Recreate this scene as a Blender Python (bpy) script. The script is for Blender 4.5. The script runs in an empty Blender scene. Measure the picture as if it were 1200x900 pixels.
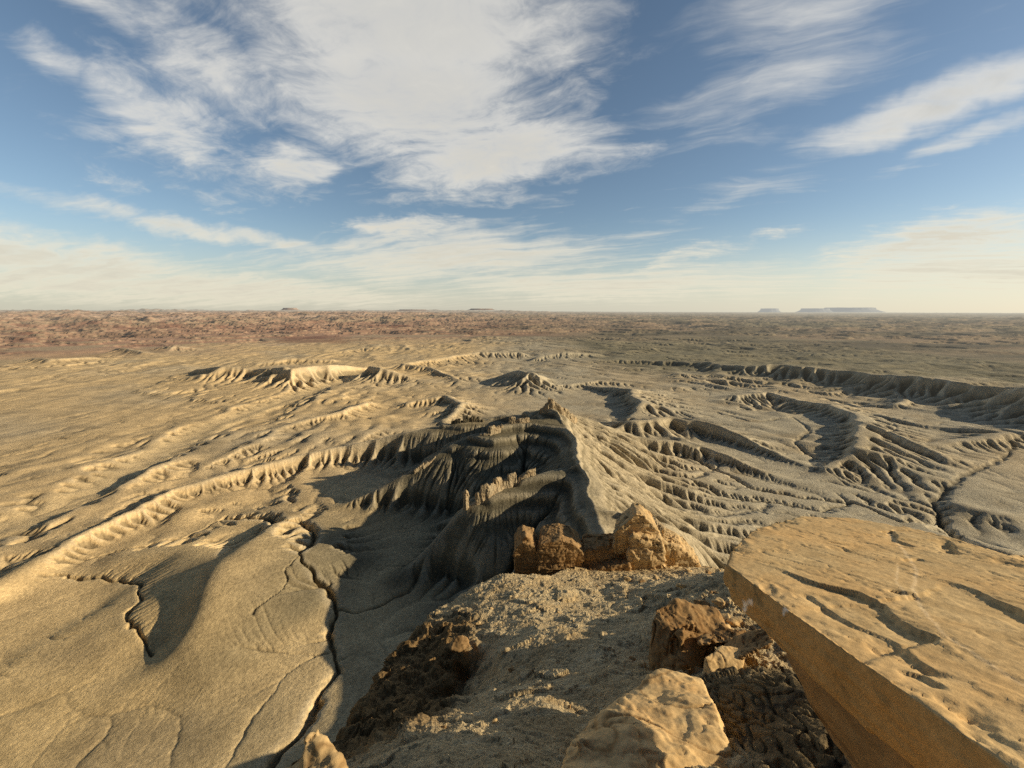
import math, random
import numpy as np

# ------------------------------------------------------------------ noise
_rs = np.random.RandomState(7)
_PERM = _rs.permutation(512).astype(np.int32)
_PERM = np.concatenate([_PERM, _PERM, _PERM])
_ANG = _rs.rand(512) * 2 * np.pi
_GX, _GY = np.cos(_ANG).astype(np.float32), np.sin(_ANG).astype(np.float32)
_G3 = _rs.normal(size=(512, 3)); _G3 /= np.linalg.norm(_G3, axis=1)[:, None]; _G3 = _G3.astype(np.float32)


def pn2(x, y, seed=0):
    """gradient noise in the plane, about -0.7..0.7"""
    x = np.asarray(x, np.float32) + np.float32(seed * 17.31); y = np.asarray(y, np.float32) - np.float32(seed * 9.77)
    xf, yf = np.floor(x), np.floor(y)
    xi, yi = xf.astype(np.int32) & 511, yf.astype(np.int32) & 511
    fx, fy = x - xf, y - yf
    u = fx * fx * fx * (fx * (fx * 6 - 15) + 10); v = fy * fy * fy * (fy * (fy * 6 - 15) + 10)

    def g(ix, iy, dx, dy):
        h = _PERM[_PERM[ix & 511] + (iy & 511)]
        return _GX[h] * dx + _GY[h] * dy
    a = g(xi, yi, fx, fy); b = g(xi + 1, yi, fx - 1, fy)
    c = g(xi, yi + 1, fx, fy - 1); d = g(xi + 1, yi + 1, fx - 1, fy - 1)
    ab = a + u * (b - a); cd = c + u * (d - c)
    return ab + v * (cd - ab)


def fbm2(x, y, octs=5, seed=0, gain=0.5, lac=2.03):
    s = 0; a = 1.0; n = 0
    for k in range(octs):
        s = s + a * pn2(x, y, seed + k * 3.7); n += a
        x = x * lac; y = y * lac; a *= gain
    return s * (1.6 / n)


def ridged2(x, y, octs=5, seed=0, gain=0.5, lac=2.03):
    s = 0; a = 1.0; n = 0
    for k in range(octs):
        s = s + a * (1 - np.abs(pn2(x, y, seed + k * 5.1)) * 2.2); n += a
        x = x * lac; y = y * lac; a *= gain
    return s / n


def pn3(x, y, z, seed=0):
    x = np.asarray(x, np.float32) + np.float32(seed * 17.31); y = np.asarray(y, np.float32) - np.float32(seed * 9.77); z = np.asarray(z, np.float32) + np.float32(seed * 5.13)
    xf, yf, zf = np.floor(x), np.floor(y), np.floor(z)
    xi, yi, zi = xf.astype(np.int32), yf.astype(np.int32), zf.astype(np.int32)
    fx, fy, fz = x - xf, y - yf, z - zf
    u = fx * fx * (3 - 2 * fx); v = fy * fy * (3 - 2 * fy); w = fz * fz * (3 - 2 * fz)
    r = 0
    for i in (0, 1):
        for j in (0, 1):
            for k in (0, 1):
                h = _PERM[_PERM[_PERM[(xi + i) & 511] + ((yi + j) & 511)] + ((zi + k) & 511)]
                G = _G3[h]
                d = G[..., 0] * (fx - i) + G[..., 1] * (fy - j) + G[..., 2] * (fz - k)
                r = r + d * (u if i else 1 - u) * (v if j else 1 - v) * (w if k else 1 - w)
    return r


def fbm3(p, scale, octs=4, seed=0, gain=0.5):
    s = 0; a = 1.0; n = 0; f = scale
    for k in range(octs):
        s = s + a * pn3(p[:, 0] * f, p[:, 1] * f, p[:, 2] * f, seed + k * 2.9); n += a
        a *= gain; f *= 2.07
    return s * (1.6 / n)


def sstep(a, b, x):
    t = np.clip((x - a) / (b - a), 0, 1)
    return t * t * (3 - 2 * t)


def smax(a, b, k):
    h = np.clip(0.5 + 0.5 * (a - b) / k, 0, 1)
    return b + (a - b) * h + k * h * (1 - h)


# ------------------------------------------------------------------ survey: bearings read off the photograph become points on the ground
CAM_H = 150.0
FPX = 480.0                       # focal length in pixels of a 1200 px wide frame
PITCH = math.atan((450 - 363.0) / FPX)


def ray(px, py):
    x, y = px - 600.0, py - 450.0
    c, s = math.cos(PITCH), math.sin(PITCH)
    down = y * c + FPX * s; fwd = FPX * c - y * s
    return x, fwd, down


def ground(px, py, h=0.0):
    """the point of height h in that direction"""
    x, f, d = ray(px, py); t = (CAM_H - h) / d
    return (x * t, f * t)


def at_y(px, py, Y):
    """the point at forward distance Y in that direction"""
    x, f, d = ray(px, py); t = Y / f
    return (x * t, Y, CAM_H - d * t)


# ------------------------------------------------------------------ ridges
def poly_dist(X, Y, pts):
    """distance to a polyline, height along it, signed side (+ = left of travel), arc length"""
    P = np.array(pts, float)
    best = np.full(X.shape, 1e18); hh = np.zeros(X.shape); side = np.zeros(X.shape); arc = np.zeros(X.shape); L = 0
    for a, b in zip(P[:-1], P[1:]):
        d = b[:2] - a[:2]; l2 = d @ d
        t = np.clip(((X - a[0]) * d[0] + (Y - a[1]) * d[1]) / l2, 0, 1)
        dx = X - (a[0] + t * d[0]); dy = Y - (a[1] + t * d[1])
        q = dx * dx + dy * dy; m = q < best
        best = np.where(m, q, best)
        if P.shape[1] > 2: hh = np.where(m, a[2] + t * (b[2] - a[2]), hh)
        side = np.where(m, np.sign(d[0] * dy - d[1] * dx), side)
        arc = np.where(m, L + t * math.sqrt(l2), arc)
        L += math.sqrt(l2)
    return np.sqrt(best), hh, side, arc


def add_ridge(Z, X, Y, pts, left, right, apron=0.5, k=2.0, reach=400, wob=0.0, seed=0, foot=None):
    """raise Z to a ridge: left/right = slope of each side; the flank turns concave towards its foot"""
    P = np.array(pts, float)
    m = (X > P[:, 0].min() - reach) & (X < P[:, 0].max() + reach) & (Y > P[:, 1].min() - reach) & (Y < P[:, 1].max() + reach)
    if not m.any(): return Z
    x, y, z = X[m], Y[m], Z[m]
    if wob:
        x2 = x + wob * fbm2(x / 45, y / 45, 3, seed + 3); y2 = y + wob * fbm2(x / 45, y / 45, 3, seed + 8)
    else: x2, y2 = x, y
    d, h, s, arc = poly_dist(x2, y2, pts)
    base = np.zeros_like(z) if foot is None else foot
    sl = np.where(s > 0, left, right)
    rel = np.maximum(h - 0, 0.3)
    # straight flank down to (1-apron) of the height, exponential tail below it
    lin = rel - sl * d
    knee = rel * apron
    tail = knee * np.exp(-np.maximum(sl * d - (rel - knee), 0) / np.maximum(knee, .1))
    f = np.where(lin > knee, lin, tail)
    zz = smax(z, f + np.minimum(z, 0) * 0, k)
    out = Z.copy(); out[m] = np.where(f > 0.15, zz, z)
    return out


def carve(Z, X, Y, pts, width, depth, power=1.0, wob=0, seed=0, reach=60):
    P = np.array(pts, float)
    m = (X > P[:, 0].min() - reach) & (X < P[:, 0].max() + reach) & (Y > P[:, 1].min() - reach) & (Y < P[:, 1].max() + reach)
    if not m.any(): return Z
    x, y = X[m], Y[m]
    if wob: x, y = x + wob * fbm2(x / 14, y / 14, 3, seed), y + wob * fbm2(x / 14, y / 14, 3, seed + 5)
    d, h, s, a = poly_dist(x, y, [p[:2] for p in pts])
    wd = width * np.clip(.8 + .8 * fbm2(X[m] / 22, Y[m] / 22, 3, seed + 9), .3, 1.6)
    out = Z.copy(); out[m] -= depth * np.clip(1 - d / wd, 0, 1) ** power
    return out


# the dividing ridge that runs out from the overlook, and its spurs
CREST = [(0, -80, 147), (1, -8, 146.0), (1.5, 4, 140), (2, 14, 132), (5, 40, 95), (11, 80, 57), (24, 115, 33), (36, 148, 40), (42, 172, 48.5), (43.5, 200, 51.5),
         (45.5, 250, 53), (47, 290, 55), (43.5, 320, 56), (40, 345, 59), (38, 372, 63), (34, 390, 57), (28, 420, 42), (20, 455, 25), (12, 500, 10)]
SPUR_A = [(45, 250, 53), (21.6, 245, 49.6), (5, 240, 47), (-5, 236, 44.6), (-15, 228, 41.5), (-27, 224, 37), (-36, 220, 27), (-60, 208, 9)]
SPUR_B = [(43, 325, 57), (18.5, 343, 57), (0, 340, 56), (-18, 326, 52), (-42, 325, 46), (-60, 318, 38), (-80, 308, 27), (-102, 298, 16), (-130, 285, 7), (-155, 272, 3)]
SPUR_C = [(32, 395, 55), (0, 420, 42), (-45, 410, 38), (-87, 405, 31), (-130, 400, 23), (-170, 395, 17), (-212, 375, 13), (-243, 345, 11), (-268, 312, 9.5),
          (-280, 257, 8), (-280, 213, 6.5), (-276, 170, 5), (-280, 100, 4)]
SPUR_R = [(43, 195, 51), (60, 192, 50), (76, 186, 47), (86, 176, 38), (100, 165, 25)]


def gl(seq, h):
    r = []
    for i, (px, py) in enumerate(seq):
        hh = h[i] if isinstance(h, (list, tuple)) else h
        x, y = ground(px, py, hh); r.append((x, y, hh))
    return r


def calm(X, Y):
    """the smooth sandy slopes at the left foot of the overlook"""
    return sstep(1.0, .55, np.hypot((X + 185) / 215, (Y - 118) / 140))


def rib(X, Y, pts, h, w, seed):
    P = np.array(pts); m = (X > P[:, 0].min() - 60) & (X < P[:, 0].max() + 60) & (Y > P[:, 1].min() - 60) & (Y < P[:, 1].max() + 60)
    out = np.zeros(X.shape)
    x, y = X[m], Y[m]
    d, _, sd, arc = poly_dist(x + 7 * fbm2(x / 40, y / 40, 3, seed), y + 7 * fbm2(x / 40, y / 40, 3, seed + 3), [p[:2] for p in pts])
    L = sum(math.dist(a[:2], b[:2]) for a, b in zip(pts[:-1], pts[1:]))
    ww = w * np.where(sd > 0, 1.0, .62)
    out[m] = h * np.maximum(1 - d / ww, 0) ** 1.25 * sstep(0, .12 * L, arc) * sstep(L, .6 * L, arc)
    return out


def base_height(X, Y):
    R = np.hypot(X, Y)
    Z = 0.006 * np.clip(Y - 300, -300, 2500) - 0.012 * np.clip(np.abs(X - 20) - 120, 0, 700)
    quiet = 1 - 0.93 * calm(X, Y)
    amp = sstep(120, 330, R) * (0.55 + 0.6 * sstep(-0.3, 0.4, fbm2(X / 420, Y / 420, 2, 91))) * quiet
    left = sstep(20, -120, X); right = sstep(160, 330, X + .25 * (Y - 300))
    amp = amp * (1 + .7 * np.exp(-((X + 190) / 230) ** 2 - ((Y - 640) / 250) ** 2)) * (1 - .35 * sstep(-380, -620, X) * sstep(1100, 700, Y))
    wx = 26 * fbm2(X / 130, Y / 130, 3, 4); wy = 26 * fbm2(X / 130, Y / 130, 3, 6)
    x, y = X + wx, Y + wy
    Z = Z + amp * (1 - .6 * sstep(20, 60, X) * sstep(330, 200, X)) * 6.0 * fbm2(x / 210, y / 210, 3, 11)
    # long low spurs: on the left they run away from us, on the right out and towards us
    Z = Z + left * amp * (7.0 * (ridged2(x / 150 + 5, y / 380, 2, 23) - .5) + 3.2 * (ridged2(x / 42 + 5, y / 120, 2, 26) - .5))
    u, v = .80 * x - .60 * y, .60 * x + .80 * y
    Z = Z + right * amp * (8.0 * (ridged2(u / 360, v / 115, 2, 31) - .5) + 7.0 * (ridged2(u / 230, v / 44, 2, 36) - .5))
    Z = Z + amp * (2.2 - 1.5 * sstep(0, 120, X)) * fbm2(X / 34, Y / 34, 3, 13)
    # apron at the foot of the overlook on the left
    Z = Z + 11 * np.exp(-((X + 90) / 120) ** 2 - ((Y - 60) / 75) ** 2)
    # --- ridges
    Z = add_ridge(Z, X, Y, gl([(258, 652), (246, 672), (240, 700), (215, 745), (178, 778)], [20, 19, 16, 11, 5]), 0.19, 0.85, .35, 1.5)
    Z = add_ridge(Z, X, Y, gl([(255, 655), (215, 640), (150, 650)], [15, 8, 3]), 0.28, 0.25, .4, 2)
    # hills on the left plain
    for seq, h, a, b in [
        ([(320, 436), (345, 431), (372, 428), (410, 424), (445, 430), (478, 441)], [18, 24, 22, 24, 20, 8], .30, .62),
        ([(232, 432), (262, 428), (300, 432), (335, 429)], [9, 21, 16, 24], .40, .5),
        ([(205, 444), (240, 437), (270, 434)], [4, 12, 10], .4, .5),
        ([(300, 425), (345, 419), (390, 421)], [6, 11, 6], .3, .5),
        ([(55, 411), (90, 402), (130, 405), (170, 412)], [9, 18, 15, 8], .3, .4),
        ([(20, 418), (60, 420), (110, 418)], [8, 10, 7], .3, .4),
        ([(180, 408), (205, 404), (232, 408)], [6, 16, 6], .3, .35),
        ([(540, 445), (505, 430), (470, 425), (560, 412), (610, 412)], [6, 10, 13, 16, 14], .35, .35),
        ([(585, 440), (606, 432), (622, 435), (640, 442)], [8, 22, 23, 9], .42, .42),
        ([(630, 418), (660, 412), (700, 414)], [10, 17, 11], .4, .3),
        ([(690, 452), (735, 455), (747, 470), (738, 490)], [8, 16, 16, 8], .18, .55),
        ([(640, 452), (700, 445), (760, 450)], [9, 10, 5], .3, .3),
        ([(480, 470), (520, 462), (540, 470), (520, 490)], [9, 14, 14, 8], .3, .5),
        ([(430, 470), (400, 480), (360, 490), (300, 505)], [10, 12, 9, 5], .4, .3),
        ([(745, 492), (790, 487), (830, 497), (880, 512), (915, 535)], [20, 17, 14, 10, 4], .3, .5),
        ([(735, 510), (790, 515), (850, 535), (900, 560)], [18, 15, 9, 3], .3, .5),
        ([(930, 468), (972, 473), (1000, 484), (1009, 505), (1000, 526), (968, 546)], [7, 13, 15, 15, 12, 5], .16, .55),
        ([(860, 462), (900, 458), (945, 470)], [8, 10, 6], .3, .4),
        ([(1050, 475), (1062, 465), (1075, 472)], [5, 11, 5], .4, .4),
        ([(1100, 520), (1200, 505), (1320, 515)], [8, 13, 12], .2, .5),
    ]:
        up = 1.45 if seq[0][1] < 446 and seq[0][0] < 640 else 1.15
        pts = gl(seq, [q * up for q in h])
        Z = add_ridge(Z, X, Y, pts, a, b, .45, 2.0, reach=180, wob=9, seed=int(seq[0][0]))
    for q, seq in enumerate(RIBS):
        n = len(seq); Z = Z + rib(X, Y, gl(seq, 0), 5.5 if q < 9 else 4.2, 15 if q < 9 else 20, q)
    # the dark escarpment across the right
    pts = gl([(690, 421), (760, 422), (815, 425), (870, 429), (930, 431), (990, 435), (1060, 443), (1130, 448), (1210, 457), (1320, 474), (1500, 500)],
             [9, 12, 14, 19, 24, 27, 31, 35, 40, 44, 44])
    pts = [(x, y, h + 0.0 * y) for x, y, h in pts]
    Z = add_ridge(Z, X, Y, pts, 0.045, 0.52, .35, 2.0, reach=900, wob=14, seed=5)
    Z = Z + sstep(780, 1000, R) * sstep(220, 420, X) * (13 * (ridged2(X / 330, Y / 170, 5, 77) - .55) + 4 * fbm2(X / 80, Y / 60, 3, 79))
    Z = divide(Z, X, Y)
    return washes(Z, X, Y)


def divide(Z, X, Y):
    """the dividing ridge and its spurs"""
    x2 = X + 9 * fbm2(X / 48, Y / 48, 4, 61); y2 = Y + 9 * fbm2(X / 48, Y / 48, 4, 66)
    nearr = sstep(60, 160, Y)
    xr, yr = X + (x2 - X) * nearr, Y + (y2 - Y) * nearr
    Z = add_ridge(Z, xr, yr, CREST, 0.72, 0.64, .42, 3.0, reach=500)
    Z = add_ridge(Z, xr, yr, SPUR_A, 0.55, 0.62, .55, 2.0, reach=200)
    Z = add_ridge(Z, xr, yr, SPUR_B, 0.50, 0.58, .55, 2.0, reach=260)
    Z = add_ridge(Z, xr, yr, SPUR_C, 0.66, 0.36, .18, 1.2, reach=200)
    Z = add_ridge(Z, xr, yr, SPUR_R, 0.62, 0.75, .45, 1.5, reach=200)
    return Z


WASH = [(-60, 640), (0, 612), (60, 590), (130, 560), (200, 520), (250, 495), (300, 478), (350, 462), (430, 438), (520, 422)]


def wash_mask(X, Y):
    d, _, _, _ = poly_dist(X + 8 * fbm2(X / 60, Y / 60, 3, 3), Y, [ground(*p) for p in WASH])
    return sstep(30, 15, d + 6 * fbm2(X / 40, Y / 40, 3, 18))


def washes(Z, X, Y):
    w = wash_mask(X, Y) * .9
    flat = 0.006 * np.clip(Y - 300, -300, 2500) - 0.012 * np.clip(np.abs(X - 20) - 120, 0, 700) - 1.5
    Z = Z + (flat - Z) * w
    Z = carve(Z, X, Y, [ground(*p) for p in WASH], 12, 1.6, .3, 5, 3)
    for seq, w, d in GULLIES: Z = carve(Z, X, Y, [ground(*p) for p in seq], w * 1.1, d * .4, .8, 4.0, 21)
    return Z


GULLIES = [  # course, half width, depth
    ([(262, 604), (290, 606), (312, 610), (326, 620), (358, 622), (368, 640), (366, 655), (352, 670), (356, 680), (380, 695), (392, 712), (386, 745), (395, 790), (380, 820), (350, 870), (300, 960)], 2.4, 3.2),
    ([(50, 674), (110, 673), (145, 680), (166, 694), (160, 715), (150, 735), (168, 757), (178, 776)], 1.7, 2.4),
    ([(386, 720), (420, 722), (450, 714), (480, 700), (490, 688)], 1.2, 1.4), ([(360, 655), (340, 690), (330, 715), (300, 740)], .9, 1.0), ([(100, 650), (160, 640), (215, 628), (262, 604)], 1.4, 1.4),
    ([(1250, 690), (1180, 660), (1130, 632), (1105, 605), (1095, 585), (1130, 560), (1175, 540), (1190, 520), (1130, 505)], 5, 3.4),
    ([(1105, 605), (1060, 612), (1000, 590), (940, 585), (880, 575), (820, 545), (760, 535)], 3.2, 2.6), ([(1105, 605), (1120, 625), (1132, 640), (1160, 655), (1190, 690)], 2.6, 2.6),
    ([(960, 540), (930, 520), (950, 505), (930, 490), (880, 495), (840, 485)], 4, 2.6), ([(1060, 492), (1040, 500), (1050, 512), (1035, 522)], 3, 2.0),
    ([(1000, 590), (960, 600), (900, 592), (850, 588), (800, 570)], 2.2, 1.8), ([(600, 440), (560, 448), (575, 456), (640, 462), (690, 458)], 4, 2.2), ([(470, 445), (500, 441), (530, 446)], 4, 3.0),
]
RIBS = [  # low curving spurs of the right hand basin
    [(720, 528), (800, 560), (870, 583), (940, 590), (1010, 597)], [(770, 512), (850, 547), (930, 570), (1000, 577), (1050, 590)], [(790, 497), (880, 530), (960, 555), (1030, 566), (1085, 574)],
    [(1004, 508), (1060, 530), (1110, 545), (1160, 552)], [(1012, 492), (1080, 505), (1150, 514), (1220, 517)], [(880, 600), (960, 606), (1040, 622), (1090, 648)], [(1112, 592), (1160, 606), (1220, 612)],
    [(1112, 622), (1170, 646), (1230, 656)], [(985, 540), (1030, 548), (1080, 553)], [(830, 470), (900, 480), (935, 497)], [(830, 452), (900, 456), (980, 462), (1060, 474)], [(1010, 474), (1090, 484), (1180, 492)],
    [(820, 590), (880, 606), (960, 625), (1040, 650)], [(700, 540), (770, 575), (840, 592)]]


# ------------------------------------------------------------------ rain
def flow(z, rng, it, nsteps, dx):
    """steepest-descent receivers and drainage area by pointer doubling"""
    H, W = z.shape
    best = np.full((H, W), 0.0, np.float32)
    rec = np.arange(H * W, dtype=np.int32).reshape(H, W).copy()
    low = np.full((H, W), 1e9, np.float32)
    idx = np.arange(H * W, dtype=np.int32).reshape(H, W)
    jit = (rng.rand(8, 64, 64).astype(np.float32) * 0.5 + 0.75)
    sl_out = best.copy()
    k = 0
    for dy in (-1, 0, 1):
        for dxx in (-1, 0, 1):
            if dy == 0 and dxx == 0: continue
            dist = dx * math.hypot(dy, dxx)
            ys, yd = slice(max(0, dy), H + min(0, dy)), slice(max(0, -dy), H + min(0, -dy))
            xs, xd = slice(max(0, dxx), W + min(0, dxx)), slice(max(0, -dxx), W + min(0, -dxx))
            zn = z[ys, xs]; zc = z[yd, xd]
            s = (zc - zn) / dist
            J = np.tile(jit[k], (H // 64 + 1, W // 64 + 1))[yd, xd]
            sj = s * J
            m = sj > best[yd, xd]
            best[yd, xd] = np.where(m, sj, best[yd, xd])
            sl_out[yd, xd] = np.where(m, s, sl_out[yd, xd])
            rec[yd, xd] = np.where(m, idx[ys, xs], rec[yd, xd])
            low[yd, xd] = np.minimum(low[yd, xd], zn)
            k += 1
    r = rec.ravel().copy(); S = np.full(H * W, dx * dx)
    # roots must not double-count: send them to a sink
    N = H * W
    r = np.where(r == np.arange(N), N, r); r = np.append(r, N); S = np.append(S, 0.0)
    for _ in range(nsteps):
        S = S + np.bincount(r, S, N + 1); S[N] = 0
        r = r[r]
    return sl_out, rec, S[:N].reshape(H, W).astype(np.float32), low


def erode(Z, dx, iters, K, m=0.5, D=0.02, talus=0.9, seed=1, nsteps=10, Kmap=1.0, amax=6e4, thr=0.0, every=2, dep=0.5):
    z = Z.astype(np.float32).copy(); rng = np.random.RandomState(seed); A = None
    for it in range(iters):
        S, rec, A2, low = flow(z, rng, it, nsteps if it % every == 0 else 0, dx)
        if it % every == 0: A = A2 if A is None else 0.6 * A + 0.4 * A2
        drop = z.ravel() - z.ravel()[rec.ravel()]; drop = drop.reshape(z.shape)
        E = K * Kmap * np.maximum(np.minimum(A, amax) ** m - thr, 0) * S
        z = z - np.minimum(E, 0.45 * drop)
        pit = (low > z)
        z = np.where(pit, np.minimum(low + 0.002, z + dep), z)
        lap = -4 * z
        zp = np.pad(z, 1, mode='edge')
        lap = zp[:-2, 1:-1] + zp[2:, 1:-1] + zp[1:-1, :-2] + zp[1:-1, 2:] - 4 * z
        steep = np.clip((S - talus) * 2, 0, 1)
        z = z + (D + 0.15 * steep) * lap
    return z, A


def hollow(Z, r):
    """how far a point lies below its surroundings"""
    B = Z
    for _ in range(3):
        for ax in (0, 1):
            c = np.cumsum(np.pad(B, [(r + 1, r) if a == ax else (0, 0) for a in (0, 1)], mode='edge'), axis=ax, dtype=np.float64)
            n = Z.shape[ax]; w = 2 * r + 1
            B = (np.take(c, range(w, n + w), ax) - np.take(c, range(0, n), ax)) / w
    return (B - Z).astype(np.float32)


def bilin(G, x0, y0, dx, X, Y):
    H, W = G.shape
    u = np.clip((X - x0) / dx, 0, W - 1.001); v = np.clip((Y - y0) / dx, 0, H - 1.001)
    i = u.astype(np.int32); j = v.astype(np.int32); fu = (u - i).astype(np.float32); fv = (v - j).astype(np.float32)
    return (G[j, i] * (1 - fu) + G[j, i + 1] * fu) * (1 - fv) + (G[j + 1, i] * (1 - fu) + G[j + 1, i + 1] * fu) * fv


def bicub(G, x0, y0, dx, X, Y):
    """Catmull-Rom sampling"""
    H, W = G.shape
    u = np.clip((X - x0) / dx, 1, W - 2.001); v = np.clip((Y - y0) / dx, 1, H - 2.001)
    i = u.astype(np.int32); j = v.astype(np.int32); t = (u - i).astype(np.float32); s = (v - j).astype(np.float32)

    def w(t): return (-.5 * t + t * t - .5 * t ** 3, 1 - 2.5 * t * t + 1.5 * t ** 3, .5 * t + 2 * t * t - 1.5 * t ** 3, -.5 * t * t + .5 * t ** 3)
    wx, wy = w(t), w(s); r = 0
    for b in range(4):
        row = 0
        for a in range(4): row = row + wx[a] * G[np.minimum(j + b - 1, H - 1), np.minimum(i + a - 1, W - 1)]
        r = r + wy[b] * row
    return r


# coarse sheet
C0 = (-1500.0, -60.0, 2.4); CW, CHh = 1250, 960
F0 = (-620.0, 60.0, 1.2); FW, FH = 1180, 760
G0 = (-330.0, 90.0, 0.55); GW, GH = 1220, 640
AZN, RN = 1450, 1400


def strata(Z, X, Y):
    """hard bands in the ridge stand out as small cliffs"""
    w = sstep(24, 34, Z) * (1 - sstep(90, 110, Z)) * sstep(90, 130, Y)
    q = Z + 1.5 * fbm2(X / 30, Y / 30, 3, 71)
    p = 7.0; f = q / p; fr = f - np.floor(f)
    st = (np.floor(f) + sstep(0.30, 0.62, fr) * 0.75 + fr * 0.25) * p
    return Z + w * 0.75 * (st - q) * sstep(-.35, .25, fbm2(X / 55, Y / 55, 3, 72))


def make_terrain(verbose=False):
    import time
    t0 = time.time()
    xs = C0[0] + C0[2] * np.arange(CW); ys = C0[1] + C0[2] * np.arange(CHh)
    X, Y = np.meshgrid(xs, ys)
    Z = base_height(X, Y)
    if verbose: print('base', time.time() - t0)
    Z = Z + 0.5 * fbm2(X / 14, Y / 14, 3, 41)
    def steep(Z, dx):
        gy, gx = np.gradient(Z, dx); return sstep(.16, .36, np.hypot(gx, gy)) * (1 - calm(X, Y))

    def flank(X, Y, Z): return sstep(6, 18, Z) * sstep(330, 230, np.hypot(X + 40, Y - 230)) * sstep(-150, -90, X)

    def kmap(X, Y, Z, lo, cm=.93):
        k = 1 - (1 - lo) * flank(X, Y, Z)
        return k * (1 - cm * calm(X, Y))

    def cut(Z, A, lo, hi, depth):
        """thin incised gullies where the water gathers"""
        w = sstep(lo, hi, np.log(A + 1))
        p = np.pad(w, 1, mode='edge')
        w = .5 * w + .125 * (p[:-2, 1:-1] + p[2:, 1:-1] + p[1:-1, :-2] + p[1:-1, 2:])
        return Z - depth * w
    Zc, Ac = erode(Z, C0[2], 80, 0.042, 0.5, 0.018, .85, 3, 10, amax=6e4, thr=8.0 - 4 * steep(Z, C0[2]), Kmap=kmap(X, Y, Z, .05))
    Zc = cut(Zc, Ac, 8.0, 10.0, 1.6 * (1 - .8 * calm(X, Y)))
    if verbose: print('coarse', time.time() - t0)
    xs = F0[0] + F0[2] * np.arange(FW); ys = F0[1] + F0[2] * np.arange(FH)
    X, Y = np.meshgrid(xs, ys)
    Z = bicub(Zc, C0[0], C0[1], C0[2], X, Y)
    Z = strata(Z, X, Y)
    Z = Z + 0.22 * fbm2(X / 5, Y / 5, 3, 43)
    fl = np.maximum(flank(X, Y, Z), steep(Z, F0[2]))
    Zf, Af = erode(Z, F0[2], 80, 0.048, 0.5, .026 - .012 * fl, .95, 5, 10, amax=1.5e4, thr=6.5 - 4.0 * fl, Kmap=kmap(X, Y, Z, .09 + .10 * sstep(48, 60, X)))
    Zf = cut(Zf, Af, 6.6, 9.0, .9 * (1 - .6 * calm(X, Y)))
    for seq, w, d in GULLIES: Zf = carve(Zf, X, Y, [ground(*p) for p in seq], w * .8, d * .5, .7, 4.0, 21)
    if verbose: print('fine', time.time() - t0)
    xs = G0[0] + G0[2] * np.arange(GW); ys = G0[1] + G0[2] * np.arange(GH)
    X, Y = np.meshgrid(xs, ys)
    Z = bicub(Zf, F0[0], F0[1], F0[2], X, Y) + 0.10 * fbm2(X / 2.2, Y / 2.2, 3, 45)
    Zr = divide(np.full(X.shape, -20.0), X, Y)
    Z = np.where(Zr > 14, Z + (np.maximum(Z, Zr - .2) - Z) * sstep(14, 24, Zr) * np.where(X > 30, sstep(60, 50, X), .5), Z)
    q = strata(Z, X, Y); Z = Z + (q - Z) * .7
    fl = np.maximum(flank(X, Y, Z), steep(Z, G0[2]))
    Zg, Ag = erode(Z, G0[2], 50, 0.026, 0.5, .022 - .012 * fl, 1.1, 6, 10, amax=2e3, thr=3.2 - 2.4 * fl, Kmap=kmap(X, Y, Z, .26 + .26 * sstep(48, 60, X), .62))
    q = strata(Zg, X, Y); Zg = Zg + (q - Zg) * .55 * sstep(48, 36, X)
    Zg = cut(Zg, Ag, 4.6, 7.5, .45 * (1 - .9 * calm(X, Y)))
    for seq, w, d in GULLIES: Zg = carve(Zg, X, Y, [ground(*p) for p in seq], w * .62, d * .7, .7, 4.0, 21)
    if verbose: print('near', time.time() - t0)
    return Zc, Ac, Zf, Af, Zg, Ag

# ------------------------------------------------------------------ blender side
import bpy, bmesh
SC = bpy.context.scene
COL = SC.collection
SUN_EL, SUN_AZ = 18.3, 93.0        # degrees; azimuth clockwise from +Y (the view direction)


def mesh_np(name, V, F, mat=None, cols=None, smooth=True, attrs=None):
    """a mesh object from numpy arrays: V (n,3), F (m,4) or (m,3)"""
    me = bpy.data.meshes.new(name)
    V = np.ascontiguousarray(V, np.float32); F = np.ascontiguousarray(F, np.int32)
    me.vertices.add(len(V)); me.vertices.foreach_set('co', V.ravel())
    k = F.shape[1]
    me.loops.add(F.size); me.loops.foreach_set('vertex_index', F.ravel())
    me.polygons.add(len(F)); me.polygons.foreach_set('loop_start', np.arange(0, F.size, k, dtype=np.int32))
    me.update(calc_edges=True)
    if smooth: me.polygons.foreach_set('use_smooth', np.ones(len(F), bool))
    for nm, a in (attrs or {}).items():
        at = me.attributes.new(nm, 'FLOAT', 'POINT'); at.data.foreach_set('value', np.ascontiguousarray(a, np.float32).ravel())
    if cols is not None:
        at = me.color_attributes.new('tint', 'FLOAT_COLOR', 'POINT')
        c = np.ones((len(V), 4), np.float32); c[:, :3] = cols; at.data.foreach_set('color', c.ravel())
    o = bpy.data.objects.new(name, me); COL.objects.link(o)
    if mat: me.materials.append(mat)
    return o


def grid_faces(nr, nc, wrap=False):
    i = np.arange(nr - 1)[:, None]; j = np.arange(nc if wrap else nc - 1)[None, :]
    a = i * nc + j; b = i * nc + (j + 1) % nc
    return np.stack([a, b, b + nc, a + nc], -1).reshape(-1, 4)


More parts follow.
